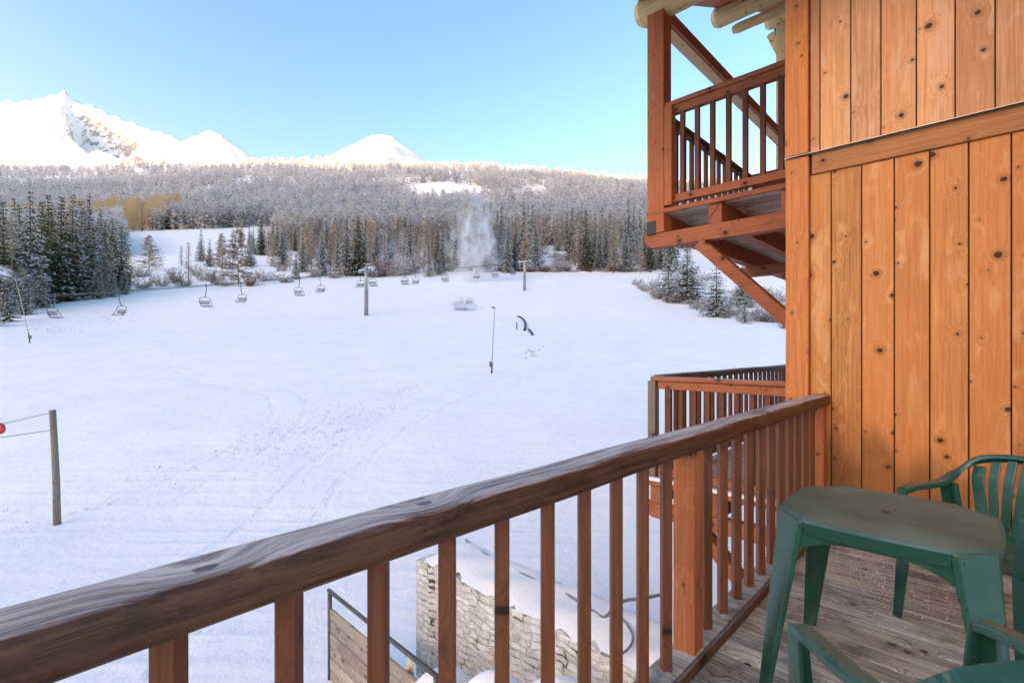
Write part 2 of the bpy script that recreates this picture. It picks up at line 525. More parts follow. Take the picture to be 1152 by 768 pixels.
SNOWG = snow_mat()
NEEDLE = leaf_mat('spruce_needles', (.036, .056, .026), (.125, .138, .056))
LARCH = leaf_mat('bare_larch_twigs', (.24, .16, .11), (.54, .41, .29))
TWIG = leaf_mat('brown_shrub_twigs', (.13, .07, .055), (.28, .17, .13))
FAR = leaf_mat('frosted_forest', (.105, .115, .13), (.62, .43, .20))
BARK = plain('conifer_bark', (.13, .095, .075), .9, 0, .4, 3.0)
BARKP = plain('pale_larch_bark', (.34, .26, .19), .9, 0, .3, 3.0)
GRASS = leaf_mat('dead_grass', (.10, .075, .05), (.24, .18, .12))


def snow_clean(name='fresh_snow_cap'):
    M = Mat(name)
    co = M.obj()
    n = M.noise(co, 2.5, 5.0, .6)
    n2 = M.noise(co, 40.0, 3.0)
    col = M.mix(n, (.86, .87, .88), (.9, .91, .92))
    return M.surf(col, .55, M.ma('ADD', n, M.ma('MULTIPLY', n2, .08)), .5, .06, .3)


SNOWC = snow_clean()


def stone_mat():
    M = Mat('limestone_rubble')
    co = M.obj()
    X = M.xyz(co)
    w1 = M.n('TexNoise', {'Vector': co, 'Scale': 2.4, 'Detail': 3.0}).outputs[1]
    W = M.xyz(w1)
    u = M.ma('ADD', M.ma('ADD', X[1], X[0]), M.ma('MULTIPLY', M.ma('SUBTRACT', W[0], .5), .30))
    v = M.ma('ADD', X[2], M.ma('MULTIPLY', M.ma('SUBTRACT', W[1], .5), .20))
    br = M.n('TexBrick', {'Vector': M.comb(u, v, 0.0), 'Color1': (0, 0, 0, 1), 'Color2': (1, 1, 1, 1), 'Mortar': (.5, .5, .5, 1), 'Scale': 1.0,
                          'Mortar Size': .012, 'Mortar Smooth': .6, 'Brick Width': .25, 'Row Height': .085}, offset=.37, squash=.7, squash_frequency=3)
    tone = M.xyz(br.outputs['Color'])[0]
    n = M.noise(co, 9.0, 6.0, .65)
    big = M.noise(co, 1.6, 3.0)
    col = M.mix(tone, (.50, .48, .43), (.66, .65, .62))
    col = M.mix(M.ma('MULTIPLY', M.rng(big, .55, .7), .3), col, (.50, .40, .28))
    col = M.mix(M.rng(n, .42, .70), col, (.80, .80, .76))
    gap = M.ma('MULTIPLY', br.outputs['Fac'], M.rng(M.noise(co, 3.1, 4.0, .6), .50, .66))
    col = M.mix(gap, col, (.07, .065, .055))
    return M.surf(col, .9, M.ma('ADD', M.ma('MULTIPLY', M.ma('SUBTRACT', 1.0, br.outputs['Fac']), .7), M.ma('MULTIPLY', n, .6)), .9, .03, .2)


STONE = stone_mat()

# ------------------------------------------------------------------ ground sheet
def make_terrain():
    fine = np.radians(np.arange(-50, 36.01, .12))
    mid = np.radians(np.concatenate([np.arange(-75, -50, .4), np.arange(36.2, 75, .4)]))
    coarse = np.radians(np.concatenate([np.arange(-180, -75, 1.5), np.arange(75, 180, 1.5)]))
    az = np.sort(np.concatenate([fine, mid, coarse]))
    r = np.concatenate([[.6, 1.5, 3], np.geomspace(4, 60, 90), np.geomspace(61.5, 700, 110), np.geomspace(712, 9500, 190)])
    A, R = np.meshgrid(az, r, indexing='ij')
    X, Y = np.sin(A) * R, np.cos(A) * R
    Z = height(X, Y) + CAMZ
    na, nr = A.shape
    co = np.stack([X, Y, Z], -1).reshape(-1, 3)
    idx = np.arange(na * nr).reshape(na, nr)
    nx = np.roll(idx, -1, 0)
    q = np.stack([idx[:, :-1], idx[:, 1:], nx[:, 1:], nx[:, :-1]], -1).reshape(-1, 4)
    me = bpy.data.meshes.new('ground')
    me.vertices.add(len(co))
    me.vertices.foreach_set('co', co.astype(np.float32).ravel())
    me.loops.add(q.size)
    me.loops.foreach_set('vertex_index', q.astype(np.int32).ravel())
    me.polygons.add(len(q))
    me.polygons.foreach_set('loop_start', np.arange(0, q.size, 4, dtype=np.int32))
    me.polygons.foreach_set('loop_total', np.full(len(q), 4, dtype=np.int32))
    me.polygons.foreach_set('use_smooth', np.ones(len(q), bool))
    me.materials.append(SNOWG)
    me.update()
    me.flip_normals() if me.polygons[len(q) // 2].normal.z < 0 else None
    o = bpy.data.objects.new('ground', me)
    COL.objects.link(o)
    tag(o, kind='structure')


make_terrain()

# ------------------------------------------------------------------ trees
def basis(d, roll):
    """unit frames along direction d (n,3) rolled about it"""
    d = d / np.linalg.norm(d, axis=1, keepdims=True)
    up = np.tile([0, 0, 1.0], (len(d), 1))
    s = np.cross(d, up)
    s /= np.maximum(np.linalg.norm(s, axis=1, keepdims=True), 1e-4)
    u = np.cross(s, d)
    c, q = np.cos(roll)[:, None], np.sin(roll)[:, None]
    return d, s * c + u * q


def blades(p, d, L, Wd, roll):
    """kite-shaped blades starting at p along d"""
    d, s = basis(d, roll)
    L, Wd = L[:, None], Wd[:, None]
    return np.stack([p, p + d * L * .45 + s * Wd, p + d * L, p + d * L * .5 - s * Wd], 1)


def conifer_arrays(r, n_lv=30, R=.17, snow=.4, dens=1.0, zmin=.05, shape=.8):
    Pn, Dn, Ln, Wn, Sn = [], [], [], [], []
    for i in range(n_lv):
        z = zmin + (1 - zmin) * ((i + r.random() * .6) / n_lv)
        rad = (R * max(0, 1 - z) ** shape + .006)
        nb = max(4, int((5 + 8 * (1 - z)) * dens))
        a0 = r.random() * 6.28
        for b in range(nb):
            az = a0 + 6.283 * b / nb + r.normal(0, .25)
            ln = rad * (.62 + .5 * r.random())
            droop = .25 + .35 * (1 - z) + r.normal(0, .08)
            steps = max(2, int(ln / .021))
            cs, sn = math.cos(az), math.sin(az)
            for k in range(steps):
                f = .12 + .88 * (k + .5 * r.random()) / steps
                x = ln * f
                p = np.array([cs * x, sn * x, z - droop * x + .35 * x * f])
                for side in (-1, 1, 0):
                    if side == 0 and r.random() > .55: continue
                    da = az + side * (.75 + .3 * r.random())
                    Pn.append(p + r.normal(0, .003, 3))
                    Dn.append((math.cos(da), math.sin(da), -.38 + .25 * r.normal()))
                    w = .024 * (.7 + .6 * r.random()) * (1.15 - .6 * z)
                    Ln.append(w * 1.5)
                    Wn.append(w * .36)
                    sp = snow * (1.35 if f > .45 else .55)
                    Sn.append((.55 + .45 * r.random()) if r.random() < sp else 0.0)
    Pn, Dn, Ln, Wn, Sn = map(np.array, (Pn, Dn, Ln, Wn, Sn))
    Pn[:, 2] += Sn * .004
    Q = blades(Pn, Dn, Ln, Wn, r.normal(0, .5, len(Pn)))
    return Q, Sn, r.random(len(Pn))


def larch_arrays(r, n_lv=34, R=.16, snow=.25, zmin=.12, fuzz=1.0, dark=False):
    Pn, Dn, Ln, Wn, Sn, RL = [], [], [], [], [], []
    for i in range(n_lv):
        z = zmin + (1 - zmin) * ((i + r.random()) / n_lv)
        rad = R * (1 - z) ** .7 + .01
        for b in range(5):
            az = r.random() * 6.283
            ln = rad * (.5 + .6 * r.random())
            rise = r.normal(.08, .18)
            cs, sn = math.cos(az), math.sin(az)
            Pn.append((0, 0, z)); Dn.append((cs, sn, rise)); Ln.append(ln); Wn.append(.0026); Sn.append(0); RL.append(.3)
            for k in range(int((3 + ln / .016) * fuzz)):
                f = .15 + .85 * r.random()
                da = az + r.normal(0, 1.0)
                Pn.append((cs * ln * f, sn * ln * f, z + rise * ln * f))
                Dn.append((math.cos(da), math.sin(da), r.normal(-.1, .5)))
                Ln.append(.018 + .03 * r.random()); Wn.append(.0022 + .0025 * r.random())
                Sn.append((.4 + .5 * r.random()) if r.random() < snow else 0.0); RL.append(r.random())
    Pn, Dn, Ln, Wn, Sn, RL = map(np.array, (Pn, Dn, Ln, Wn, Sn, RL))
    if dark: RL = RL * .35
    return blades(Pn, Dn, Ln, Wn, r.random(len(Pn)) * 3.14), Sn, RL


def bush_arrays(r, n=42, snow=.3, wide=.6):
    Pn, Dn, Ln, Wn, Sn = [], [], [], [], []
    lop = r.normal(0, .25, 2)
    for i in range(n):
        az = r.random() * 6.283
        tilt = wide * r.random() ** .6
        d = np.array([math.cos(az) * tilt + lop[0], math.sin(az) * tilt + lop[1], 1.0])
        d /= np.linalg.norm(d)
        ln = (.35 + .65 * r.random() ** .7) * (1 - .3 * tilt)
        p = np.array([math.cos(az), math.sin(az), 0]) * r.random() * .30 * wide
        for seg in range(4):
            l = ln / 4
            Pn.append(p.copy()); Dn.append(d.copy()); Ln.append(l * 1.15); Wn.append(.006 - .001 * seg); Sn.append(0)
            for k in range(9):
                f = r.random()
                Pn.append(p + d * l * f)
                e = d * .5 + r.normal(0, .6, 3)
                Dn.append(e); Ln.append((.06 + .10 * r.random())); Wn.append(.004 + .006 * r.random())
                Sn.append((.5 + .5 * r.random()) if r.random() < snow else 0.0)
            p = p + d * l
            d = d + r.normal(0, .22, 3) + np.array([0, 0, .08])
            d /= np.linalg.norm(d)
    Pn, Dn, Ln, Wn, Sn = map(np.array, (Pn, Dn, Ln, Wn, Sn))
    return blades(Pn, Dn, Ln, Wn, r.random(len(Pn)) * 3.14), Sn, r.random(len(Pn))


def trunk_mb(r0=.013, top=.97, bend=.006):
    m = MB()
    b = random.uniform(-bend, bend)
    m.tube([(b * math.sin(k * 1.3), b * math.cos(k * 2), -.03 + (top + .03) * k / 6) for k in range(7)], r0, 7, 0, r0 * .18)
    return m


def proto(kind, name, cat, seed, **kw):
    r = np.random.default_rng(seed)
    root = thing(name, 'x', cat)
    if kind == 'spruce':
        Q, s, rr = conifer_arrays(r, **kw)
        quads_obj('crown', Q, NEEDLE, {'snow': s, 'rnd': rr}, root)
        trunk_mb(.012).build('trunk', BARK, root, smooth=True)
    elif kind == 'larch':
        Q, s, rr = larch_arrays(r, **kw)
        quads_obj('crown', Q, LARCH, {'snow': s, 'rnd': rr}, root)
        trunk_mb(.011).build('trunk', BARKP if seed % 2 else BARK, root, smooth=True)
    else:
        Q, s, rr = bush_arrays(r, **kw)
        quads_obj('twigs', Q, TWIG, {'snow': s, 'rnd': rr}, root)
    root['_used'] = 0
    return root


SPR = [proto('spruce', 'spruce_tree', 'tree', 100 + i, R=[.17, .15, .20, .14][i], snow=[.42, .52, .48, .60][i], shape=[.8, .7, .9, .75][i]) for i in range(4)]
SPD = [proto('spruce', 'spruce_tree', 'tree', 130 + i, R=[.17, .19, .15][i], snow=[.13, .10, .2][i]) for i in range(3)]
SPS = [proto('spruce', 'spruce_tree', 'tree', 160 + i, R=[.24, .27, .22][i], snow=[.52, .58, .6][i], n_lv=22, dens=1.1, shape=.75) for i in range(3)]
LAR = [proto('larch', 'larch_tree', 'tree', 200 + i, R=[.13, .16, .11, .15][i], snow=[.3, .42, .55, .18][i], fuzz=1.35) for i in range(4)]
LBR = [proto('larch', 'larch_tree', 'tree', 231 + i, R=[.40, .36][i], snow=.05, zmin=.10, fuzz=2.2, n_lv=40, dark=True) for i in range(2)]
BSH = [proto('bush', 'shrub', 'shrub', 300 + i, snow=[.12, .45, .7, .25, .6][i], wide=[.7, .9, 1.2, 1.1, .8][i]) for i in range(5)]


def plant(src, x, y, h, label, group=None, wide=1.0, rz=None):
    rz = random.random() * 6.28 if rz is None else rz
    loc = (x, y, GZ(x, y) - .02 * h)
    sc = (h * wide, h * wide, h)
    if not src['_used']:
        src['_used'] = 1
        src.location, src.rotation_euler, src.scale = loc, (0, 0, rz), sc
        src['label'] = label
        if group: src['group'] = group
        return src
    r = copy_tree(src, loc, rz, sc, label, group)
    if not group and 'group' in r: del r['group']
    return r


def plant_px(src, px, yb, yt, label, group=None, wide=1.0):
    x, y, z = ground_px(px, yb)
    return plant(src, x, y, (yb - yt) / 555.0 * y, label, group, wide)


G_L, LB_L = 'dark spruces in the left stand', 'dark green snow-dusted spruce in the dense stand left of the piste'
for i, (px, yb, yt) in enumerate(((-34, 356, 215), (-16, 352, 224), (4, 348, 222), (22, 346, 226), (34, 345, 211), (47, 342, 222), (58, 340, 226), (69, 338, 217), (82, 337, 214),
                                  (101, 334, 216), (113, 331, 236), (126, 329, 243), (137, 327, 252), (-2, 338, 216), (17, 336, 219), (54, 333, 214), (91, 330, 222), (118, 325, 246))):
    plant_px((SPD + SPR)[i % 5], px, yb, yt, LB_L, G_L, 1.05)
for i, (px, yb, yt) in enumerate(((8, 362, 296), (-22, 368, 290), (28, 354, 300), (46, 347, 296), (110, 336, 290), (126, 334, 300), (140, 331, 296))):
    plant_px(SPS[i % 3] if i % 2 else SPR[i % 4], px, yb, yt, 'small young spruce at the front of the dense left stand', 'young spruces before the left stand', 1.1)
plant_px(LAR[3], 78, 336, 226, 'pale tan bare larch with a light trunk, in front of the dark left stand', None, 1.15)
plant_px(LAR[0], 96, 335, 232, 'grey-tan bare larch just right of the pale one in the left stand', None, 1.15)
for px, yb, yt in ((60, 339, 240), (112, 333, 262), (14, 348, 240), (-14, 350, 236), (124, 333, 275)):
    plant_px(LAR[1], px, yb, yt, 'brown bare larch between the dark spruces of the left stand', 'bare larches in the left stand', 1.1)
# single plants of the bank between the stand and the forest
plant_px(LBR[0], 268, 321, 256, 'broad brown bare larch with spreading branches on the bank above the chairs', None)
plant_px(LBR[1], 250, 306, 262, 'smaller bare brown larch behind the broad one on the bank', None)
plant_px(LAR[2], 212, 317, 272, 'slender half-dead larch on the bank, left of the broad brown one', None)
plant_px(SPR[0], 226, 294, 257, 'lone dark spruce on the snowy clearing above the orange net', None, 1.1)
plant_px(SPD[0], 294, 287, 241, 'tall dark spruce at the right edge of the clearing', None, 1.1)
plant_px(SPR[1], 333, 314, 281, 'small dark pointed spruce beside the red pad, at the edge of the piste', None, 1.25)
plant_px(SPR[2], 362, 310, 260, 'conical snowy spruce at the piste edge left of the near lift tower', None, 1.15)
plant_px(SPR[0], 390, 309, 244, 'left of two tall spruces behind the near lift tower', None, 1.1)
plant_px(SPD[1], 403, 310, 240, 'right of two tall spruces behind the near lift tower', None, 1.1)
plant_px(SPS[0], 483, 311, 274, 'left of two small bluish spruces beside the drifting snow mist', None, .85)
plant_px(SPS[1], 494, 309, 279, 'right of two small bluish spruces beside the drifting snow mist', None, .85)
plant_px(LBR[0], 168, 304, 264, 'dense reddish brown bare tree low on the snowy bank, left of the slender larch', None, 1.15)
plant_px(LBR[1], 143, 306, 276, 'small brown bare tree beside the right edge of the left stand', None, 1.1)
for i, (px, yb, yt) in enumerate(((188, 258, 233), (193, 258, 237), (182, 258, 240), (160, 260, 228), (150, 260, 236), (172, 259, 234))):
    plant_px((SPD if i < 3 else LAR)[i % 3], px, yb, yt, 'tree of the small clump standing on the snow field of the clearing', 'clump on the clearing', 1.2)
for i, (px, yb, yt) in enumerate(((198, 318, 300), (232, 316, 298), (182, 322, 306), (160, 325, 308), (206, 322, 308), (243, 320, 304), (300, 316, 300), (316, 305, 292), (222, 310, 296), (156, 312, 296), (142, 322, 300),
                                  (309, 300, 288), (352, 312, 298), (376, 313, 298), (420, 312, 296), (432, 311, 290), (442, 310, 284), (452, 309, 286), (462, 307, 288), (322, 318, 306), (280, 322, 306), (253, 322, 308))):
    plant_px(BSH[(i * 2) % 5], px, yb, yb - (yb - yt) * 1.3, 'bare twiggy shrub on the bank along the top edge of the piste', 'shrubs along the piste edge', 1.1)
for i, (px, yb, yt, k) in enumerate(((236, 300, 268, 0), (262, 296, 258, 1), (281, 300, 262, 0), (307, 298, 262, 1), (318, 300, 252, 0), (326, 303, 268, 1), (341, 306, 262, 0), (350, 305, 254, 1),
                                     (302, 290, 254, 1), (285, 285, 256, 0), (312, 288, 246, 0), (346, 300, 244, 1), (372, 305, 258, 1), (380, 306, 262, 0), (204, 300, 276, 1), (248, 290, 262, 1))):
    plant_px((SPR[i % 4], LAR[i % 4])[k], px, yb, yt, ('dark spruce', 'tan bare larch')[k] + ' scattered on the bank between clearing and forest edge', 'scattered trees of the bank', 1.2)
# right-hand slope beyond the chalet
for i, (px, yb, yt, nm) in enumerate(((752, 336, 281, 'leftmost snowy spruce of the right slope, beside the chalet post'), (773, 340, 276, 'second snowy spruce from the left on the right slope, below the balcony beam'),
                                      (806, 356, 292, 'largest snow-covered spruce on the right slope, left of the diagonal brace'), (836, 345, 300, 'snowy spruce partly behind the diagonal brace of the balcony'))):
    plant_px((SPS[0], SPR[2], SPS[2], SPR[2])[i], px, yb, yt - 3, nm, None, (1.35, 2.1, 1.5, 2.0)[i])
plant_px(SPS[2], 838, 364, 318, 'tiny snow-laden spruce under the diagonal brace on the right slope', None, .8)
k = 0
for px in np.arange(716, 905, 5.5):
    yb = np.interp(px, [716, 740, 790, 840, 905], [322, 336, 352, 364, 374]) - random.random() * 7
    plant_px(BSH[(1, 2, 4)[k % 3]], px, yb, yb - random.uniform(9, 22), 'snow-covered shrub along the foot of the right slope', 'snowy shrubs on the right slope', 1.3)
    k += 1
for px in np.arange(740, 900, 9.0):
    yb = np.interp(px, [716, 740, 790, 840, 905], [322, 336, 352, 364, 374]) - random.uniform(14, 40)
    plant_px(BSH[2], px, yb, yb - random.uniform(10, 20), 'snow-covered shrub along the foot of the right slope', 'snowy shrubs on the right slope', 1.3)
# forest edge above the piste: individual trees in rows
cnt = 0
LBL = {'s': 'snow-dusted dark spruce in the forest edge above the piste', 'l': 'frosted brown larch in the forest edge above the piste'}
for Yr, n in ((197, 46), (212, 50), (230, 52), (252, 54), (280, 56)):
    for i in range(n):
        px = 268 + (760 - 268) * (i + random.random()) / n
        if px < 470: yy = Yr + 12 + (470 - px) * .12
        else: yy = Yr
        y = yy + random.uniform(-6, 8)
        if 608 < px < 642 and Yr < 270: continue
        if px < 330 and Yr < 250: continue
        x = (px - 576) / 555 * y
        sp = random.random() < (.55 if px > 520 else .42)
        src = random.choice(SPR + SPD[:1]) if sp else random.choice(LAR)
        hh = random.triangular(11, 29, 21) * (1.0 if sp else .95) * (1.08 if px > 520 else .86) * (.8 if px < 350 else 1)
        plant(src, x, y, hh, LBL['s' if sp else 'l'], 'spruces of the forest edge' if sp else 'larches of the forest edge', .95 if sp else 1.15)
        cnt += 1
for i in range(26):
    px = random.uniform(604, 650)
    y = random.uniform(200, 270)
    plant(BSH[2], (px - 576) / 555 * y, y, random.uniform(2.5, 5), 'snow-covered shrub in the gap of the forest edge', 'shrubs in the forest gap', 1.4)
for px in np.arange(500, 735, 4.2):
    y = 196 + random.uniform(-2, 3)
    plant(BSH[0 if random.random() < .6 else 2], (px - 576) / 555 * y, y, random.uniform(1.6, 3.6), 'low brown shrub in front of the forest edge', 'shrubs before the forest edge', 1.6)


# far forest: one uncountable mass, every tree a tuft of small blades
def far_forest():
    r = np.random.default_rng(5)
    base = []
    for v in range(7):
        n = 120
        z = r.random(n) ** .85
        az = r.random(n) * 6.283
        lar = v >= 4
        rad = (.15 if not lar else .17) * (1 - z) ** .75 * np.sqrt(.25 + .75 * r.random(n)) + .01
        p = np.stack([np.cos(az) * rad, np.sin(az) * rad, .06 + z * .92], 1)
        d = np.stack([np.cos(az), np.sin(az), r.normal(-.45, .3, n)], 1)
        L = (.12 + .07 * r.random(n)) * (1.1 - .55 * z)
        Q = blades(p, d, L, L * (.26 if not lar else .18), r.normal(0, .7, n))
        sn = np.where(r.random(n) < (.58 if not lar else .56) + .40 * z, .65 + .35 * r.random(n), .08)
        base.append((Q, sn))
    N = 15500
    s = r.uniform(-1.12, .60, N)
    py = 290 - 118 * r.random(N) ** .95
    Yg = np.geomspace(230, 1560, 600)
    pxg = hill_px(Yg, 0)
    Y = np.interp(392 - py, pxg, Yg)
    Y = np.where(392 - py > 205, r.uniform(1250, 1650, N), Y)
    X = s * Y
    ipx = 576 + 555 * s
    clearing = (ipx > 135) & (ipx < 310) & (Y < 430 + 60 * (fbm(X / 60, Y / 60, 3) - .5))
    gap = (ipx > 606) & (ipx < 646) & (Y < 310)
    thin = fbm(X / 120 + 9, Y / 120, 3) < .30
    front = (Y < 292) & (ipx > 262)
    rightside = (s > .3) & (Y < 260)
    keep = ~(clearing | gap | thin | front | rightside)
    X, Y = X[keep], Y[keep]
    n = len(X)
    Z = height(X, Y) + CAMZ
    lar_p = np.clip(.16 + .5 * (fbm(X / 200, Y / 200 + 4, 3) - .45) + .25 * (Y < 420), 0, 1)
    v = np.where(r.random(n) < lar_p, r.integers(4, 7, n), r.integers(0, 4, n))
    hgt = r.uniform(15, 25, n) * (1 - .25 * smooth(Y, 700, 1500))
    rot = r.random(n) * 6.283
    frost = .80 + .20 * smooth(Y, 300, 700)
    tone = r.random(n)
    frost = frost * r.uniform(.72, 1.0, n)
    kpx = 576 + 555 * X / Y
    sunlit = (kpx < 205) & (kpx > 5) & (Y > 360) & (Y < 640) & (fbm(X / 70, Y / 70 + 2, 3) > .40)  # larches coloured golden and less frosted to stand in for a sunlit patch
    v = np.where(sunlit, r.integers(4, 7, n), v)
    frost = np.where(sunlit, frost * .28, frost)
    Qs, Ss, Rs = [], [], []
    for k in range(7):
        m = np.where(v == k)[0]
        Q, sn = base[k]
        lod = Q
        c, q = np.cos(rot[m])[:, None, None], np.sin(rot[m])[:, None, None]
        x = (lod[None, :, :, 0] * c - lod[None, :, :, 1] * q) * hgt[m][:, None, None] + X[m][:, None, None]
        y = (lod[None, :, :, 0] * q + lod[None, :, :, 1] * c) * hgt[m][:, None, None] + Y[m][:, None, None]
        z = lod[None, :, :, 2] * hgt[m][:, None, None] + Z[m][:, None, None]
        Qs.append(np.stack([x, y, z], -1).reshape(-1, 4, 3))
        Ss.append((sn[None, :] * frost[m][:, None]).ravel())
        dk = np.where(sunlit[m], .75, .0 if k < 4 else .38)[:, None]
        Rs.append((dk + (tone[m] * .3)[:, None] + .0 * sn[None, :]).ravel())
    o = quads_obj('far_forest', np.concatenate(Qs), FAR, {'snow': np.concatenate(Ss), 'rnd': np.clip(np.concatenate(Rs), 0, 1)})
    tag(o, 'frosted conifer forest covering the hillside below the mountains', 'forest', kind='stuff')


far_forest()


def grass():
    r = np.random.default_rng(3)
    pts = []
    for cx, cy, sx, sy, n in ((375, 478, 78, 30, 420), (440, 452, 50, 14, 120), (290, 498, 60, 16, 130), (180, 530, 90, 40, 50), (120, 356, 40, 8, 130), (60, 372, 30, 5, 60), (600, 400, 12, 10, 30), (1, 590, 60, 20, 14)):
        for i in range(n):
            px, py = r.normal(cx, sx * .5), r.normal(cy, sy * .5)
            py += -(px - cx) * .42 if cy > 440 and cy < 520 else 0
            pts.append((px, py))
    Pn, Dn, Ln = [], [], []
    prof = {}
    for px, py in pts:
        # invert the plain profile quickly
        Ys = np.geomspace(8, 160, 500)
        s = (px - 576) / 555
        yy = 392 - 555 * height(s * Ys, Ys) / Ys
        Y = Ys[np.argmax(yy <= py)]
        X = s * Y
        z = GZ(X, Y)
        for k in range(4):
            Pn.append((X + r.normal(0, .04), Y + r.normal(0, .04), z - .02))
            Dn.append((r.normal(0, .6), r.normal(0, .6), .7))
            Ln.append(r.uniform(.03, .085) * (1 if Y < 40 else 2.5))
    Pn, Dn, Ln = map(np.array, (Pn, Dn, Ln))
    Q = blades(Pn, Dn, Ln, Ln * .12, r.random(len(Ln)) * 3)
    o = quads_obj('dead_grass', Q, GRASS, {'snow': np.zeros(len(Ln)), 'rnd': r.random(len(Ln))})
    tag(o, 'dead grass tips poking through the thin snow of the piste', 'grass', kind='stuff')


grass()

# ------------------------------------------------------------------ chalet
RZ = TH
O0 = (4.5, 1.185)
chalet = thing('chalet', 'timber chalet wall of knotty orange vertical boards with a horizontal trim', 'building', P(*O0, 0), RZ)
OC = (4.5, 1.185, 0)


def wall_boards(name, mat, z0, z1, seams, extra=None):
    m = MB(OC)
    for a, b in zip(seams[:-1], seams[1:]):     # a > b : d decreasing
        g = .004
        m.box((4.50, b + g, z0), (4.525 + random.uniform(0, .002), a - g, z1))
    return m.build(name, mat, chalet, bevel=.004)


lowseam = [1.018, .872, .6755, .4807, .2837, .0838, -.117, -.32, -.52, -.73, -.93, -1.14, -1.35]
upseam = [1.018, .948, .7446, .559, .356, .152, -.0425, -.25, -.45, -.66, -.86, -1.07, -1.35]
wall_boards('lower_boards', W_wall, -.35, 2.738, lowseam)
wall_boards('upper_boards', W_wall_up, 2.905, 6.2, upseam)
MB(OC).box((4.53, -1.35, -4.8), (4.60, 1.10, 6.2)).build('wall_backing', BLACK, chalet)
MB(OC).box((4.478, -1.35, 2.740), (4.524, 1.0, 2.898)).build('trim_board', W_trim, chalet, bevel=.006)
m = MB(OC)
m.add([(4.44, -1.35, 2.900), (4.44, 1.19, 2.900), (4.52, 1.19, 2.914), (4.52, -1.35, 2.914),
       (4.44, -1.35, 2.903), (4.44, 1.19, 2.903), (4.52, 1.19, 2.917), (4.52, -1.35, 2.917)],
      [(0, 3, 2, 1), (4, 5, 6, 7), (0, 1, 5, 4), (1, 2, 6, 5), (2, 3, 7, 6), (3, 0, 4, 7)])
m.build('flashing', FLASH, chalet)
MB(OC).box((4.465, 1.020, -.6), (4.62, 1.185, 2.895)).build('corner_board', W_corner, chalet, bevel=.006)
MB(OC).box((4.468, 1.024, 2.919), (4.62, 1.190, 6.4)).build('corner_board', W_corner, chalet, bevel=.006)
# body of the house behind the board wall and behind the viewer
m = MB(OC)
m.box((4.62, -6.0, -5.2), (14.5, 1.10, 6.0))
m.build('facade', W_wall, chalet)
m = MB(OC)
for a in np.arange(2.5, 4.46, .2):
    m.box((a, -1.40, -.1), (a + .194, -1.355, 4.9))
m.build('rear_boards', W_wall, chalet, bevel=.003)

# balcony boards (the floor we stand on)
m = MB((0, 0, 0))
t = -2.2
while t < 4.46:
    w = .116
    m.box((t, -1.34, -.035 + random.uniform(-.002, .002)), (t + w, 1.0, 0.0 + random.uniform(-.003, .002)))
    t += w + .011
dk = m.build('balcony_floor', W_deck, None, bevel=.004, loc=(0, 0, 0), rz=RZ)
tag(dk, kind='structure')
m = MB((0, 0, 0))
for d in (-1.2, -.2, .75):
    m.box((-2.2, d, -.20), (4.45, d + .09, -.04))
tag(m.build('floor_joist', W_beam_x, None, bevel=.004, rz=RZ), 'dark joists carrying the balcony boards from below', 'joist', kind='structure')
# crumbs of grit on the boards
m = MB((0, 0, 0))
for i in range(420):
    if i < 330: a, d = random.gauss(3.55, .24), random.gauss(.42, .13)
    else: a, d = random.uniform(1.4, 4.3), random.uniform(-.6, .85)
    if a > 4.44 or d > .87: continue
    q = random.uniform(.0025, .007) * (1 if i < 330 else .6)
    m.add([(a - q, d, .002), (a, d - q, .002), (a + q, d, .002), (a, d + q * .7, .002), (a, d, .002 + q)], [(0, 1, 4), (1, 2, 4), (2, 3, 4), (3, 0, 4)])
tag(m.build('grit', plain('pale_grit', (.62, .60, .56), .9), None, rz=RZ), 'pale grit scattered over the balcony boards', 'grit', kind='stuff')


# ---- near railing
def rail_profile(w, h, r, n=4):
    p = []
    for cx, cy, a0 in ((w / 2 - r, h / 2 - r, 0), (-w / 2 + r, h / 2 - r, 90), (-w / 2 + r, -h / 2 + r, 180), (w / 2 - r, -h / 2 + r, 270)):
        for k in range(n + 1):
            a = math.radians(a0 + 90 * k / n)
            p.append((cx + r * math.cos(a), cy + r * math.sin(a)))
    return p


rail = thing('balcony_railing', 'brown stained balcony railing with a thick weathered grey handrail, nearest the viewer', 'railing', P(0, .94, 0), RZ)
OR = (0, .94, 0)
m = MB(OR)
pts = [(-1.8 + 6.29 * k / 70, .9375 + .0012 * math.sin(k * .9), .9575 + .0012 * math.sin(k * .53)) for k in range(71)]
m.sweep(pts, rail_profile(.125, .085, .024), scl=[1 + .005 * math.sin(k * .71) for k in range(71)])
m.build('handrail', W_rail, rail, smooth=True)
MB(OR).box((-1.8, .886, .004), (4.49, .995, .057)).build('bottom_rail', W_deck, rail, bevel=.004)
MB(OR).box((-1.8, .868, .001), (4.49, .883, .050)).build('shade_strip', W_rail_x2, rail, bevel=.002)  # dark strip standing in for the shade along the rail's foot
ts = [.188 * k for k in range(-8, 11)] + [2.288 + .1912 * k for k in range(11)]
bm_ = MB()
q = .040 / math.sqrt(2)
bm_.add([(q, 0, .0), (0, q, .0), (-q, 0, .0), (0, -q, .0), (q, 0, .92), (0, q, .92), (-q, 0, .92), (0, -q, .92)],
        [(3, 2, 1, 0), (4, 5, 6, 7), (0, 1, 5, 4), (1, 2, 6, 5), (2, 3, 7, 6), (3, 0, 4, 7)])
b0 = None
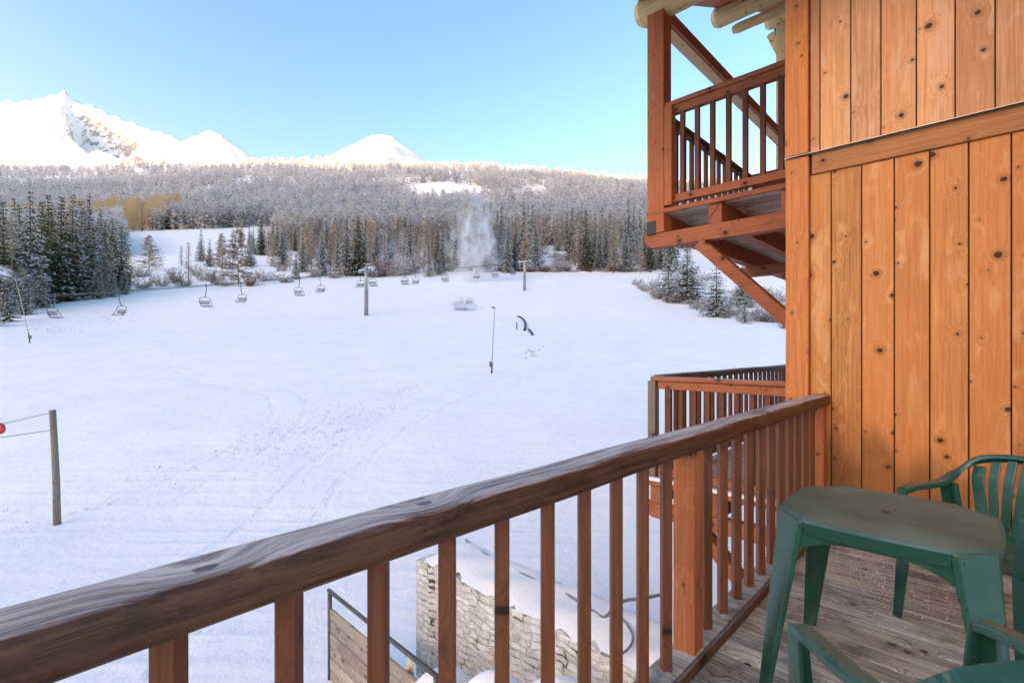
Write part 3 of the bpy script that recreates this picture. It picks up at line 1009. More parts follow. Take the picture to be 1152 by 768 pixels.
for a in ts:
    if b0 is None:
        b = b0 = bm_.build('baluster', W_bal, rail, bevel=.004)
        b0.rotation_euler = (0, 0, 0)
    else:
        b = MB()
        rnd = random.random()
        b.add([(q, 0, 0), (0, q, 0), (-q, 0, 0), (0, -q, 0), (q, 0, .92), (0, q, .92), (-q, 0, .92), (0, -q, .92)],
              [(3, 2, 1, 0), (4, 5, 6, 7), (0, 1, 5, 4), (1, 2, 6, 5), (2, 3, 7, 6), (3, 0, 4, 7)])
        b = b.build('baluster', W_bal, rail, bevel=.004)
    b.location = (a, random.uniform(-.002, .002), .05)
for a in (2.085, 4.40):
    MB(OR).box((a - .048, .89, -.25), (a + .048, .985, .93)).build('post', W_post, rail, bevel=.006)


# ---- the neighbouring balconies (upper and lower) beyond the wall
def side_balcony(name, label, zf, full):
    o = (5.64, 2.95, zf)
    R = thing(name, label, 'balcony', P(5.64, 2.95, zf), RZ)
    bz = zf - .25
    # deck boards and underside
    m = MB(o)
    a = 5.58
    while a < 12.0:
        m.box((a, 1.12, zf - .035), (a + .14, 3.02, zf))
        a += .146
    m.build('deck_board', W_under, R, bevel=.003)
    MB(o).box((5.545, 1.12, zf - .045), (5.575, 3.03, zf + .008)).build('deck_edge', W_beam_y, R, bevel=.004)
    for d in (2.92, 2.20, 1.45):
        MB(o).box((5.585, d - .075, zf - .27), (12.0, d + .075, zf - .04)).build('joist', W_beam_x, R, bevel=.006)
    # cantilever beams with a slanted tip, and braces
    for a in (5.64, 9.0):
        m = MB(o)
        z1, z0 = zf - .272, zf - .445
        m.add([(a - .07, 1.0, z0), (a - .07, 2.98, z0), (a - .07, 3.06, z0 + .07), (a - .07, 3.08, z1),  (a - .07, 1.0, z1),
               (a + .07, 1.0, z0), (a + .07, 2.98, z0), (a + .07, 3.06, z0 + .07), (a + .07, 3.08, z1), (a + .07, 1.0, z1)],
              [(4, 3, 2, 1, 0), (5, 6, 7, 8, 9), (0, 1, 6, 5), (1, 2, 7, 6), (2, 3, 8, 7), (3, 4, 9, 8), (4, 0, 5, 9)])
        m.build('cantilever_beam', W_beam_y, R, bevel=.008)
        MB(o).bar((a, 2.38, z0 - .02), (a, 1.10, z0 - 1.31), .13, .185, (1, 0, 0)).build('brace', W_beam_y, R, bevel=.006)
    # side railing towards the viewer, front railing, return railing
    zr = zf + 1.29
    hw = W_rail_y
    e = 3.03
    MB(o).sweep([(5.64, 1.1 + (2.99 - 1.1) * k / 12, zr - .03 + .002 * math.sin(k)) for k in range(13)], rail_profile(.13, .055, .015)).build('side_handrail', hw, R)
    MB(o).box((5.60, 1.1, zr - .155), (5.68, 2.9, zr - .062)).build('side_top_rail', W_beam_y, R, bevel=.004)
    MB(o).box((5.60, 1.1, zf + .075), (5.68, 2.9, zf + .165)).build('side_bottom_rail', W_beam_y, R, bevel=.004)
    n = 10 if full else 11
    for k in range(n):
        d = 1.18 + (2.78 - 1.18) * k / (n - 1)
        MB(o).box((5.615, d - .026, zf + .16), (5.665, d + .026, zr - .15)).build('baluster', W_bal, R, bevel=.004)
    tt = 9.0 if full else 14.0
    MB(o).sweep([(5.7 + (tt - 5.7) * k / 16, 2.95, zr - .035 + .003 * math.sin(k * 1.3)) for k in range(17)], rail_profile(.13, .09, .03)).build('front_handrail', W_rail_x2, R)
    MB(o).box((5.7, 2.91, zf + .075), (tt, 2.99, zf + .165)).build('front_bottom_rail', W_beam_x, R, bevel=.004)
    for a in np.arange(5.95, tt - .05, .24):
        MB(o).box((a - .026, 2.924, zf + .16), (a + .026, 2.976, zr - .07)).build('baluster', W_bal, R, bevel=.004)
    if full:
        MB(o).box((8.94, 1.1, zr - .09), (9.06, 2.9, zr + .01)).build('return_handrail', W_rail_x2, R, bevel=.01)
        MB(o).box((8.96, 1.1, zf + .1), (9.0, 2.9, zr - .1)).build('return_panel', W_rail_x2, R, bevel=.004)
        MB(o).box((5.55, 2.80, bz - .02), (5.75, 3.02, 5.46)).build('corner_post', W_post, R, bevel=.008)
        MB(o).box((5.548, 2.70, zf + .04), (5.66, 2.795, zr - .06)).build('newel_post', W_post, R, bevel=.006)
        MB(o).box((5.545, 2.90, bz - .03), (5.70, 3.024, bz + .13)).build('post_shoe', BLACK, R, bevel=.004)
    else:
        MB(o).box((5.58, 2.93, zf - .02), (5.69, 3.03, zr - .062)).build('corner_post', W_greyz, R, bevel=.006)
        MB(o).box((5.60, 2.74, zf - .02), (5.66, 2.80, zr - .1)).build('newel_post', W_bal, R, bevel=.006)
        MB(o).box((5.53, 1.2, zf + .01), (5.62, 3.05, zf + .05)).build('snow_ledge', SNOWC, R, bevel=.015)
    return R


side_balcony('upper_balcony', 'upper cantilevered timber balcony with tall corner post and diagonal brace', 3.035, True)
side_balcony('lower_balcony', 'lower timber balcony with slatted rail, at eye level beyond the wall corner', -.27, False)

# ---- gable roof over the upper balcony
def zr_(t): return 5.73 + .458 * (t - 5.64) if t <= 10.7 else 5.73 + .458 * (2 * 10.7 - t - 5.64)


roof = thing('gable_roof', 'gable roof edge on pale round log purlins over the upper balcony', 'roof', P(10.7, 3.0, 5.5), RZ)
OO = (10.7, 3.0, 5.5)


def slab(mb, t0, t1, d0, d1, za, zb, th):
    mb.add([(t0, d0, za), (t1, d0, zb), (t1, d1, zb), (t0, d1, za), (t0, d0, za + th), (t1, d0, zb + th), (t1, d1, zb + th), (t0, d1, za + th)],
           [(0, 3, 2, 1), (4, 5, 6, 7), (0, 1, 5, 4), (1, 2, 6, 5), (2, 3, 7, 6), (3, 0, 4, 7)])


m = MB(OO)
slab(m, 3.2, 10.69, -2, 3.10, zr_(3.2), zr_(10.69), .05)
slab(m, 10.71, 16.5, -2, 3.10, zr_(10.71), zr_(16.5), .05)
m.build('soffit_boards', W_beam_y, roof)
m = MB(OO)
slab(m, 3.1, 10.69, -2, 3.16, zr_(3.1) + .055, zr_(10.69) + .055, .10)
slab(m, 10.71, 16.6, -2, 3.16, zr_(10.71) + .055, zr_(16.6) + .055, .10)
m.build('roof_covering', DSTEEL, roof)


def log(name, t, zc, d0, d1, r, mat, parent):
    m = MB(OO)
    n = 12
    prof = [(r * math.cos(2 * math.pi * (k + .5) / n) * (1 + .03 * math.sin(k * 2)), r * math.sin(2 * math.pi * (k + .5) / n)) for k in range(n)]
    pts = [(t, d1, zc), (t, d1 - .07, zc)] + [(t, d1 - .07 + (d0 - d1 + .07) * k / 8, zc + .004 * math.sin(k * 2)) for k in range(1, 9)]
    m.sweep(pts, prof, scl=[.72, 1.0] + [1 + .02 * math.sin(k) for k in range(8)])
    return m.build(name, mat, parent, smooth=False)


for t, r in ((5.66, .165), (8.05, .155), (10.7, .16), (13.3, .155)):
    log('purlin', t, zr_(t) - r + .01, -1.9, 3.2, r, W_log, roof)
log('purlin', 8.22, zr_(8.22) - .42, 1.2, 2.95, .075, W_log, roof)
MB(OO).box((10.62, 2.80, 3.05), (10.82, 2.99, zr_(10.7) - .30)).build('ridge_post', W_palez, roof, bevel=.008)
m = MB(OO)
m.bar((10.72, 2.9, zr_(10.7) - .95), (10.72, 3.12, zr_(10.7) - .40), .14, .10, (1, 0, 0))
m.build('corbel', W_log, roof, bevel=.01)
MB(OO).box((5.72, 2.80, 5.37), (15.5, 2.84, 5.52)).build('header_beam_facing', W_beam_x, roof, bevel=.005)
MB(OO).box((5.72, 2.843, 5.365), (15.5, 2.99, 5.52)).build('header_beam', W_pale, roof, bevel=.005)

# ------------------------------------------------------------------ garden furniture
def lathe_L(m, top, bot, z1, z0):
    """loft between two closed outlines"""
    n = len(top)
    vs = [(x, y, z1) for x, y in top] + [(x, y, z0) for x, y in bot]
    fs = [(i, (i + 1) % n, n + (i + 1) % n, n + i) for i in range(n)]
    fs += [tuple(range(n - 1, -1, -1)), tuple(range(n, 2 * n))]
    m.add(vs, [tuple(reversed(f)) for f in fs])


def make_table():
    A, B = .335, .325          # half sizes
    T = thing('garden_table', 'dusty green plastic garden table with cut corners, on the balcony boards', 'table', P(2.40, .285, 0), RZ)
    def outline(s=0.0, cut=.118):
        pts = []
        a, b = A - s, B - s
        for sx, sy in ((1, 1), (-1, 1), (-1, -1), (1, -1)):
            c = [(sx * a, sy * (b - cut - .012)), (sx * (a - .004), sy * (b - cut)), (sx * (a - .022), sy * (b - cut + .010)), (sx * (a - cut + .010), sy * (b - .022)), (sx * (a - cut), sy * (b - .004)), (sx * (a - cut - .012), sy * b)]
            pts += c if sx * sy > 0 else c[::-1]
        out = []
        n = len(pts)
        for i in range(n):                      # bowed long edges
            p, q = pts[i], pts[(i + 1) % n]
            out.append(p)
            L = math.hypot(q[0] - p[0], q[1] - p[1])
            if L > .3:
                nx, ny = (q[1] - p[1]) / L, -(q[0] - p[0]) / L
                for k in range(1, 8):
                    f = k / 8
                    bow = .009 * math.sin(math.pi * f)
                    out.append((p[0] + (q[0] - p[0]) * f + nx * bow * 1, p[1] + (q[1] - p[1]) * f + ny * bow * 1))
        return out
    m = MB()
    o1, o2, o3 = outline(.012), outline(0), outline(.004)
    n = len(o1)
    vs = [(x, y, .720) for x, y in o1] + [(x, y, .712) for x, y in o2] + [(x, y, .668) for x, y in o3]
    vs += [(x * .94, y * .94, .668) for x, y in o3] + [(x * .94, y * .94, .700) for x, y in o3]
    fs = [tuple(range(n))]
    for r_ in range(4):
        fs += [(r_ * n + i, (r_ + 1) * n + i, (r_ + 1) * n + (i + 1) % n, r_ * n + (i + 1) % n) for i in range(n)]
    fs.append(tuple(range(5 * n - 1, 4 * n - 1, -1)))
    m.add(vs, fs)
    top = m.build('table_top', PTOP, T)
    MB().tube([(0, 0, .7195), (0, 0, .7212)], .016, 14).build('parasol_hole', BLACK, top)
    # legs: splayed angle sections
    for sx in (-1, 1):
        for sy in (-1, 1):
            def sec(c, f, th, ox, oy):
                p = [(-c - f, 0), (-c, 0), (0, -c), (0, -c - f), (-th, -c - f), (-th, -c - th * .4), (-c - th * .4, -th), (-c - f, -th)]
                pp = [(ox + sx * x, oy + sy * y) for x, y in p]
                return pp[::-1] if sx * sy > 0 else pp
            m = MB()
            lathe_L(m, sec(.092, .020, .013, sx * (A - .010), sy * (B - .010)), sec(.034, .012, .011, sx * (A + .040), sy * (B + .036)), .712, 0.002)
            m.build('leg', PLAS, T, bevel=.004)
    # arched aprons between the legs
    for ax in (0, 1):
        for sg in (-1, 1):
            m = MB()
            L = (A if ax == 0 else B) - .088
            O = (B if ax == 0 else A) - .016
            vs, fs = [], []
            K = 16
            for k in range(K + 1):
                f = -1 + 2 * k / K
                zb = .668 - .012 - .065 * abs(f) ** 3.2
                for th in (0, .012):
                    c = O - th
                    p = (f * L, sg * c) if ax == 0 else (sg * c, f * L)
                    vs += [(p[0], p[1], .69), (p[0], p[1], zb)]
            for k in range(K):
                i = k * 4
                j = i + 4
                fs += [(i, j, j + 1, i + 1), (i + 2, i + 3, j + 3, j + 2), (i + 1, j + 1, j + 3, i + 3), (i, i + 2, j + 2, j)]
            m.add(vs, fs)
            m.build('apron', PLAS, T)
    return T


make_table()


def spline(pts, n):
    """Catmull-Rom through pts"""
    pts = [Vector(p) for p in pts]
    out = []
    for i in range(len(pts) - 1):
        p0, p1, p2, p3 = pts[max(i - 1, 0)], pts[i], pts[i + 1], pts[min(i + 2, len(pts) - 1)]
        for k in range(n):
            t = k / n
            out.append(.5 * ((2 * p1) + (p2 - p0) * t + (2 * p0 - 5 * p1 + 4 * p2 - p3) * t * t + (3 * p1 - p0 - 3 * p2 + p3) * t ** 3))
    out.append(pts[-1])
    return out


def make_chair(label):
    """monobloc chair, facing +y in its own frame"""
    C = thing('garden_chair', label, 'chair')
    # seat: dished shell
    m = MB()
    nx, ny = 14, 12
    vs, fs = [], []
    for lay in (0, 1):
        for j in range(ny + 1):
            for i in range(nx + 1):
                u, v = -1 + 2 * i / nx, -1 + 2 * j / ny
                x = u * (.225 + .02 * v)
                y = .02 + v * .215
                z = .415 + .022 * abs(u) ** 2.5 - .018 * (1 - v * v) + (.012 if v < 0 else -.02 * v * v * (v > .6)) - lay * .012
                vs.append((x, y, z))
    W_, N_ = nx + 1, (nx + 1) * (ny + 1)
    for j in range(ny):
        for i in range(nx):
            a = j * W_ + i
            if i in (4, 7, 9) and 2 < j < 10 and False: continue
            fs.append((a, a + 1, a + W_ + 1, a + W_))
            fs.append((N_ + a, N_ + a + W_, N_ + a + W_ + 1, N_ + a + 1))
    bd = [i for i in range(W_)] + [j * W_ + nx for j in range(1, ny + 1)] + [ny * W_ + i for i in range(nx - 1, -1, -1)] + [j * W_ for j in range(ny - 1, 0, -1)]
    for k in range(len(bd)):
        a, b = bd[k], bd[(k + 1) % len(bd)]
        fs.append((b, a, N_ + a, N_ + b))
    m.add(vs, fs)
    m.build('seat', PLAS, C, smooth=False, bevel=.003)
    # one continuous band: arm - back rim - arm
    half = [(.262, .235, .640), (.268, .15, .650), (.268, .02, .652), (.266, -.10, .665), (.252, -.19, .715), (.205, -.262, .775), (.12, -.300, .803), (0, -.312, .812)]
    full = half + [(-x, y, z) for x, y, z in half[-2::-1]]
    path = spline(full, 7)
    ups = []
    for p in path:
        k = smooth(np.array([-p.y]), .08, .26)[0]
        out = Vector((p.x * .9, p.y - .02, 0)).normalized()
        ups.append(tuple(Vector((0, 0, 1)) * (1 - .42 * k) + out * .30 * k))
    prof = [(.027, .004), (.022, .011), (-.022, .011), (-.027, .004), (-.027, -.016), (-.021, -.016), (-.019, -.002), (.019, -.002), (.021, -.016), (.027, -.016)]
    MB().sweep(path, prof, ups).build('arm_rim', PLAS, C, smooth=False, bevel=.003)
    # back slats
    for k in range(7):
        u = -1 + 2 * k / 6
        xt, xb = u * .185, u * .135
        yt = -.308 + .045 * u * u
        zt = .803 - .055 * abs(u) ** 2.2
        pts = spline([(xb, -.19 + .015 * u * u, .415), (xb * 1.08, -.222 + .02 * u * u, .53), (xt * .95, -.262 + .035 * u * u, .67), (xt, yt, zt)], 5)
        w = .021 if abs(u) < .9 else .028
        MB().sweep(pts, [(w, .004), (-w, .004), (-w, -.004), (w, -.004)], (0, -1, 0)).build('slat', PLAS, C, bevel=.0025)
    m = MB()
    m.sweep(spline([(-.215, -.165, .42), (-.11, -.185, .425), (0, -.192, .427), (.11, -.185, .425), (.215, -.165, .42)], 4), [(.012, .03), (-.012, .03), (-.012, -.03), (.012, -.03)])
    m.build('rear_band', PLAS, C, bevel=.004)
    # legs
    for sx in (-1, 1):
        m = MB()
        def sec(cx, cy, w, th):
            p = [(cx + sx * w / 2, cy + w / 2), (cx - sx * w / 2, cy + w / 2), (cx - sx * w / 2, cy + w / 2 - th), (cx + sx * (w / 2 - th), cy + w / 2 - th), (cx + sx * (w / 2 - th), cy - w / 2), (cx + sx * w / 2, cy - w / 2)]
            return p if sx > 0 else p[::-1]
        lathe_L(m, sec(sx * .262, .222, .052, .014), sec(sx * .245, .215, .070, .014), .645, .40)
        lathe_L(m, sec(sx * .245, .215, .070, .014), sec(sx * .262, .262, .042, .012), .40, .002)
        m.build('leg', PLAS, C, bevel=.003)
        m = MB()
        def sec2(cx, cy, w, th):
            p = [(cx + sx * w / 2, cy + w / 2), (cx + sx * (w / 2 - th), cy + w / 2), (cx + sx * (w / 2 - th), cy - w / 2 + th), (cx - sx * w / 2, cy - w / 2 + th), (cx - sx * w / 2, cy - w / 2), (cx + sx * w / 2, cy - w / 2)]
            return p if sx > 0 else p[::-1]
        lathe_L(m, sec2(sx * .256, -.125, .06, .013), sec2(sx * .235, -.15, .07, .013), .655, .40)
        lathe_L(m, sec2(sx * .235, -.15, .07, .013), sec2(sx * .25, -.255, .042, .012), .40, .002)
        m.build('leg', PLAS, C, bevel=.003)
        # side skirt under the seat
        m = MB()
        m.sweep(spline([(sx * .235, .20, .40), (sx * .238, .02, .41), (sx * .232, -.15, .40)], 5), [(.006, .028), (-.006, .028), (-.006, -.03), (.006, -.03)])
        m.build('seat_skirt', PLAS, C)
    return C


c1 = make_chair('green plastic garden chair with slatted back, beyond the table against the board wall')
c1.location = (2.254, 2.326, 0)
c1.rotation_euler = (0, 0, math.radians(106))
c1.scale = (.95, .88, 1)
c2 = copy_tree(c1, (.985, 1.085, 0), math.radians(2), (.92, .82, 1), 'green plastic garden chair in the near foreground, seen from behind in front of the table')
for c in (c1, c2): c['group'] = 'garden chairs round the table'

# ------------------------------------------------------------------ below the balcony: stone wall, plank fence, hose, stake
zg = -3.24
swl = thing('stone_wall', 'pale limestone rubble retaining wall capped with snow, below the balcony', 'wall', P(4.1, 4.0, zg), RZ)
OW = (4.1, 4.0, zg)
m = MB(OW)
K = 46
vs, fs = [], []
for k in range(K + 1):
    d = 1.3 + (5.78 - 1.3) * k / K
    zt = -1.62 + .035 * math.sin(k * 1.7) + random.uniform(-.02, .02)
    vs += [(4.07 + random.uniform(-.01, .01), d, zg - .4), (4.09 + random.uniform(-.02, .02), d, zt), (4.98, d, zt - .02), (5.02, d, zg - .4)]
for k in range(K):
    i, j = k * 4, k * 4 + 4
    fs += [(i, j, j + 1, i + 1), (i + 1, j + 1, j + 2, i + 2), (i + 2, j + 2, j + 3, i + 3)]
fs += [(0, 1, 2, 3), (K * 4 + 3, K * 4 + 2, K * 4 + 1, K * 4)]
m.add(vs, fs)
m.build('masonry', STONE, swl)
m = MB(OW)
vs, fs = [], []
nx = 8
for k in range(K + 1):
    d = 1.3 + (5.74 - 1.3) * k / K
    for i in range(nx + 1):
        u = i / nx
        e = 1 - abs(2 * u - 1) ** 4
        ed = min(1.0, (K - k) / 2.0)
        z = -1.625 + .10 * e * (.35 + .65 * ed) + .02 * math.sin(k * .6 + i)
        vs.append((4.085 + .90 * u + .018 * math.sin(k * .9) + .01 * math.sin(k * 2.3), d, z))
for k in range(K):
    for i in range(nx):
        a = k * (nx + 1) + i
        fs.append((a, a + 1, a + nx + 2, a + nx + 1))
m.add(vs, fs)
m.build('snow_cap', SNOWC, swl, smooth=True)
MB(OW).box((4.14, 1.3, zg - .3), (4.92, 5.66, -1.68)).build('core', STONE, swl)

# grey hose lying on the snow on top of the wall and curling
def snow_line(px, py, zrel): 
    Y = zrel * 555 / (py - 392)
    return Vector(((px - 576) / 555 * Y, Y, CAMZ - zrel))
pl = [snow_line(a, b, 2.93 - .012 * i) for i, (a, b) in enumerate(((524, 607), (560, 632), (604, 653), (640, 670), (668, 688), (680, 694)))]
pl += [snow_line(a, b, 2.86) for a, b in ((690, 684), (703, 675), (722, 673), (745, 668))]
m = MB()
m.tube(spline([p + Vector((0, 0, -.0)) for p in pl], 6), .019, 8)
m.tube(spline([snow_line(a, b, 2.86) for a, b in ((690, 689), (704, 700), (712, 716), (706, 730), (690, 738), (676, 734))], 6), .013, 8)
tag(m.build('hose', HOSE, None, smooth=True), 'dark grey hose lying in a long looped curve on the snow behind the stone wall', 'hose')

# plank fence with a metal post
fe = thing('plank_fence', 'weathered grey plank fence with a dark metal post and handrail, below the balcony', 'fence', P(3.2, 6.55, zg), RZ)
OF = (3.2, 6.55, zg)
MB(OF).tube([(3.2, 6.6, zg - .3), (3.2, 6.6, -2.04)], .03, 10).build('post', DSTEEL, fe, smooth=True)
MB(OF).tube([(3.2, 6.64, -2.02), (3.17, 5.4, -2.03), (3.15, 4.1, -2.04)], .026, 10).build('handrail', DSTEEL, fe, smooth=True)
for k in range(6):
    z = -2.33 - .17 * k
    MB(OF).bar((3.205 + .004 * (k % 2), 6.585, z), (3.155 + .004 * (k % 2), 4.1, z - .01), .03, .155).build('plank', W_grey, fe, bevel=.005)
MB(OF).tube([(3.15, 4.12, zg - .3), (3.15, 4.12, -2.05)], .03, 10).build('post', DSTEEL, fe, smooth=True)

# pointed stake
X0, Y0 = (461 - 576) / 555 * 5.6, 5.6
zt = CAMZ - (737 - 392) / 555 * 5.6
sk = thing('pointed_board', 'pale yellow pointed board with a pink stripe, beside the snowy stone wall', 'board', (X0, Y0, zg), math.radians(10))
m = MB()
hh = zt - zg
for w, y0, y1, mat in ((.055, -.012, .012, 0),):
    m.add([(-w, y0, 0), (w, y0, 0), (w * 1.05, y0, hh - .30), (.018, y0, hh - .03), (0, y0, hh), (-.018, y0, hh - .03), (-w * 1.05, y0, hh - .30),
           (-w, y1, 0), (w, y1, 0), (w * 1.05, y1, hh - .30), (.018, y1, hh - .03), (0, y1, hh), (-.018, y1, hh - .03), (-w * 1.05, y1, hh - .30)],
          [(0, 1, 2, 3, 4, 5, 6), (13, 12, 11, 10, 9, 8, 7)] + [(i, i + 7, (i + 1) % 7 + 7, (i + 1) % 7) for i in range(7)])
m.build('board', plain('pale_yellow_paint', (.75, .62, .26), .5), sk, bevel=.003)
m = MB()
m.box((-.013, -.0155, .2), (.013, -.0125, hh - .12))
m.build('stripe', plain('pink_paint', (.78, .22, .26), .5), sk)

# snow heaps against the stone wall
m = MB()
def mound(cx, cy, cz, rx, ry, rz_, n=22):
    vs, fs = [], []
    for j in range(9):
        a = j / 8 * math.pi / 2
        for i in range(n):
            b = 2 * math.pi * i / n
            k = 1 + .10 * math.sin(3 * b + cx) + .05 * math.sin(7 * b)
            vs.append((cx + rx * math.cos(a) * math.cos(b) * k, cy + ry * math.cos(a) * math.sin(b) * k, cz + rz_ * math.sin(a)))
    for j in range(8):
        for i in range(n):
            fs.append((j * n + i, j * n + (i + 1) % n, (j + 1) * n + (i + 1) % n, (j + 1) * n + i))
    m.add(vs, fs)
for px, py, Y, rx, ry, rz_ in ((500, 752, 5.3, .55, .5, 1.2), (556, 756, 4.75, .5, .45, 1.1), (630, 764, 4.3, .55, .45, .9)):
    z = CAMZ - (py - 392) / 555 * Y
    mound((px - 576) / 555 * Y, Y, z - rz_, rx, ry, rz_)
so = m.build('snow_bank', SNOWC, None, smooth=True)
tag(so, 'rounded bank of snow heaped at the foot of the stone wall', 'snow bank', kind='stuff')

# ------------------------------------------------------------------ piste furniture
# leaning wooden post with wires
xb, yb_, zb = (64.5 - 576) / 555 * 12.9, 12.9, GZ((64.5 - 576) / 555 * 12.9, 12.9)
wp = thing('wire_fence', 'leaning grey wooden post carrying two wires at the left edge of the piste', 'fence', (xb, yb_, zb))
hp = 129 / 555 * 12.9
MB().tube([(0, 0, -.3), (-.03, 0, hp * .4), (-.125, 0, hp)], .085, 10, 0, .07).build('post', W_greyz, wp, smooth=True)
for z, z2 in ((hp - .06, hp - .62), (hp - .52, hp - .78)):
    pts = [(-.12 - 4.2 * k / 10, -.3 * k / 10, z + (z2 - z) * (k / 10) * 1.3 - .1 * math.sin(math.pi * k / 10)) for k in range(11)]
    MB().tube(pts, .009, 5).build('wire', DSTEEL, wp)
m = MB()
cx, cy, cz = (-2 - 576) / 555 * 12.7, 12.7, CAMZ - (482 - 392) / 555 * 12.7
m.tube([(0, -.06, 0), (0, .06, 0)], .155, 18)
pd = thing('marker_disc', 'round red marker disc hanging on the wires at the left photo edge', 'marker', (cx, cy, cz))
m.build('disc', REDPAD, pd, bevel=.03)
MB().tube([(0, 0, .14), (0, 0, .42)], .012, 6).build('hook', DSTEEL, pd)


# snowmaking lances
def lance(px, yb, pxt, yt, H_, label, jet=False):
    x, y, z = ground_px(px, yb)
    k = y / 555
    L = thing('snow_lance', label, 'snow lance', (x, y, z))
    dx, dz = (pxt - px) * k, (yb - yt) * k
    ym = -.4
    MB().tube([(0, 0, -.2), (dx * .12, ym * .12, dz * .16)], .06, 8).build('base_pipe', DSTEEL, L)
    MB().tube([(dx * .10, ym * .1, dz * .14), (dx * .5, ym * .5, dz * .55), (dx, ym, dz)], .04, 8, 0, .025).build('lance_pipe', STEEL, L)
    MB().tube([(dx, ym, dz), (dx - .2, ym, dz + .06)], .05, 8).build('nozzle', DSTEEL, L)
    MB().box((-.14, -.08, .45), (.08, .08, .8)).build('valve_box', DSTEEL, L, bevel=.03)
    return Vector((x + dx, y + ym, z + dz)), L


jet, _ = lance(34, 386, 21, 313, 7, 'tall thin snowmaking lance at the left with a white jet of snow')
lance(553, 420, 557, 347, 4, 'thin snowmaking lance standing alone mid-piste beside the dark hoses')
# hoses near the drag track
m = MB()
def gp(px, py, up=.05):
    x, y, z = ground_px(px, py)
    return Vector((x, y, z + up))
m.tube(spline([gp(*p) for p in ((583, 356), (588, 359), (591, 364), (591, 369), (590, 372))], 5), .20, 8)
tag(m.build('hose', BLACK, None, smooth=True), 'black hose curled on the snow right of the lone lance', 'hose')
m = MB()
m.tube(spline([gp(*p) for p in ((595, 371), (598, 375), (599, 377))], 5), .17, 8)
tag(m.build('hose', BLACK, None, smooth=True), 'short black hose end just below the curled hose on the piste', 'hose')
m = MB()
m.tube([gp(581.5, 371), gp(581.5, 371, 1.1)], .09, 8, 0, .07)
tag(m.build('marker_stake', BLACK, None, smooth=True), 'short dark stake left of the curled black hose', 'stake')

# red pad and orange net on the bank
x, y, z = ground_px(291, 313)
o = thing('crash_pad', 'small red crash pad on the bank below the small pointed spruce', 'pad', (x, y, z))
m = MB(); m.box((-.55, -.35, 0), (.55, .35, 1.4)); m.build('cushion', REDPAD, o, bevel=.2)
m = MB(); m.tube([(0, .4, -.2), (0, .4, 2.0)], .06, 8); m.build('post', STEEL, o)
x, y, z = ground_px(232, 292)
o = thing('safety_net', 'short orange safety net stretched between two poles under the lone spruce', 'net', (x, y, z))
m = MB()
for i in range(12): m.box((-1.4 + i * .235, -.02, 0.05), (-1.4 + i * .235 + .17, .02, 1.5))
m.build('mesh_panel', ORNET, o)
for sx in (-1.45, 1.5): MB().tube([(sx, 0, -.1), (sx, 0, 1.8)], .05, 6).build('pole', STEEL, o)

# chairlift
T1 = Vector((*ground_px(412, 355)[:2], 0)); T2 = Vector((*ground_px(590, 327)[:2], 0))
for T in (T1, T2): T.z = GZ(T.x, T.y)
ax = (T2 - T1); ax.z = 0; LT = ax.length; ax.normalize()
sd = Vector((ax.y, -ax.x, 0))
zc1 = T1.z + 52 / 555 * T1.y - .3
zc2 = T2.z + 8.3


def cable_z(q):
    z = zc1 + (zc2 - zc1) * q / LT
    if q < 0: return z - .9 * math.sin(min(1, -q / 75) * math.pi) - .0
    if q < LT: return z - .5 * math.sin(q / LT * math.pi)
    return z


def lift_tower(T, zc, label):
    o = thing('lift_tower', label, 'lift tower', T, math.atan2(sd.y, sd.x))
    h = zc - T.z
    MB().tube([(0, 0, -.3), (0, 0, h * .55)], .40, 16, 0, .36).build('mast_lower', plain('grey_mast_paint', (.20, .22, .23), .5), o, smooth=True)
    MB().tube([(0, 0, h * .55), (0, 0, h + .5)], .33, 16, 0, .28).build('mast_upper', STEEL, o, smooth=True)
    MB().box((-2.2, -.16, h + .05), (2.2, .16, h + .38)).build('cross_arm', GREENSTEEL, o, bevel=.03)
    for s in (-1, 1):
        m = MB(); m.box((s * 1.85 - .08, -1.5, h - .22), (s * 1.85 + .08, 1.5, h - .05))
        f = m.build('sheave_beam', GREENSTEEL, o, bevel=.02)
        for k in (-1.3, -.6, .6, 1.3):
            MB().tube([(s * 1.85 - .1, k, h - .02), (s * 1.85 + .1, k, h - .02)], .2, 12).build('sheave', BLACK, f)
    MB().tube([(0, .36, h + .4), (0, .36, h + 1.2)], .05, 6).build('lifting_frame', STEEL, o)
    m = MB(); m.tube([(.45, 0, .3), (.42, 0, h)], .02, 5); m.tube([(.45, .35, .3), (.42, .35, h)], .02, 5)
    for k in range(int(h / .35)): m.box((.42, 0, .4 + k * .35), (.45, .35, .43 + k * .35))
    m.build('ladder', STEEL, o)
    return o


lift_tower(T1, zc1, 'grey steel chairlift tower standing nearest, left of the lone lance')
lift_tower(T2, zc2, 'more distant chairlift tower in front of the forest edge')
for s, nm in ((1, 'near'), (-1, 'far')):
    pts = []
    for q in np.arange(-78, LT + 95, 3.0):
        p = T1 + ax * q + sd * s * 1.85
        pts.append((p.x, p.y, max(cable_z(q), GZ(p.x, p.y) + 3)))
    m = MB(); m.tube(pts, .04, 5)
    tag(m.build('lift_cable', DSTEEL, None), f'thin dark chairlift cable, the {"nearer" if s == 1 else "farther"} of the two strands over the piste', 'cable')


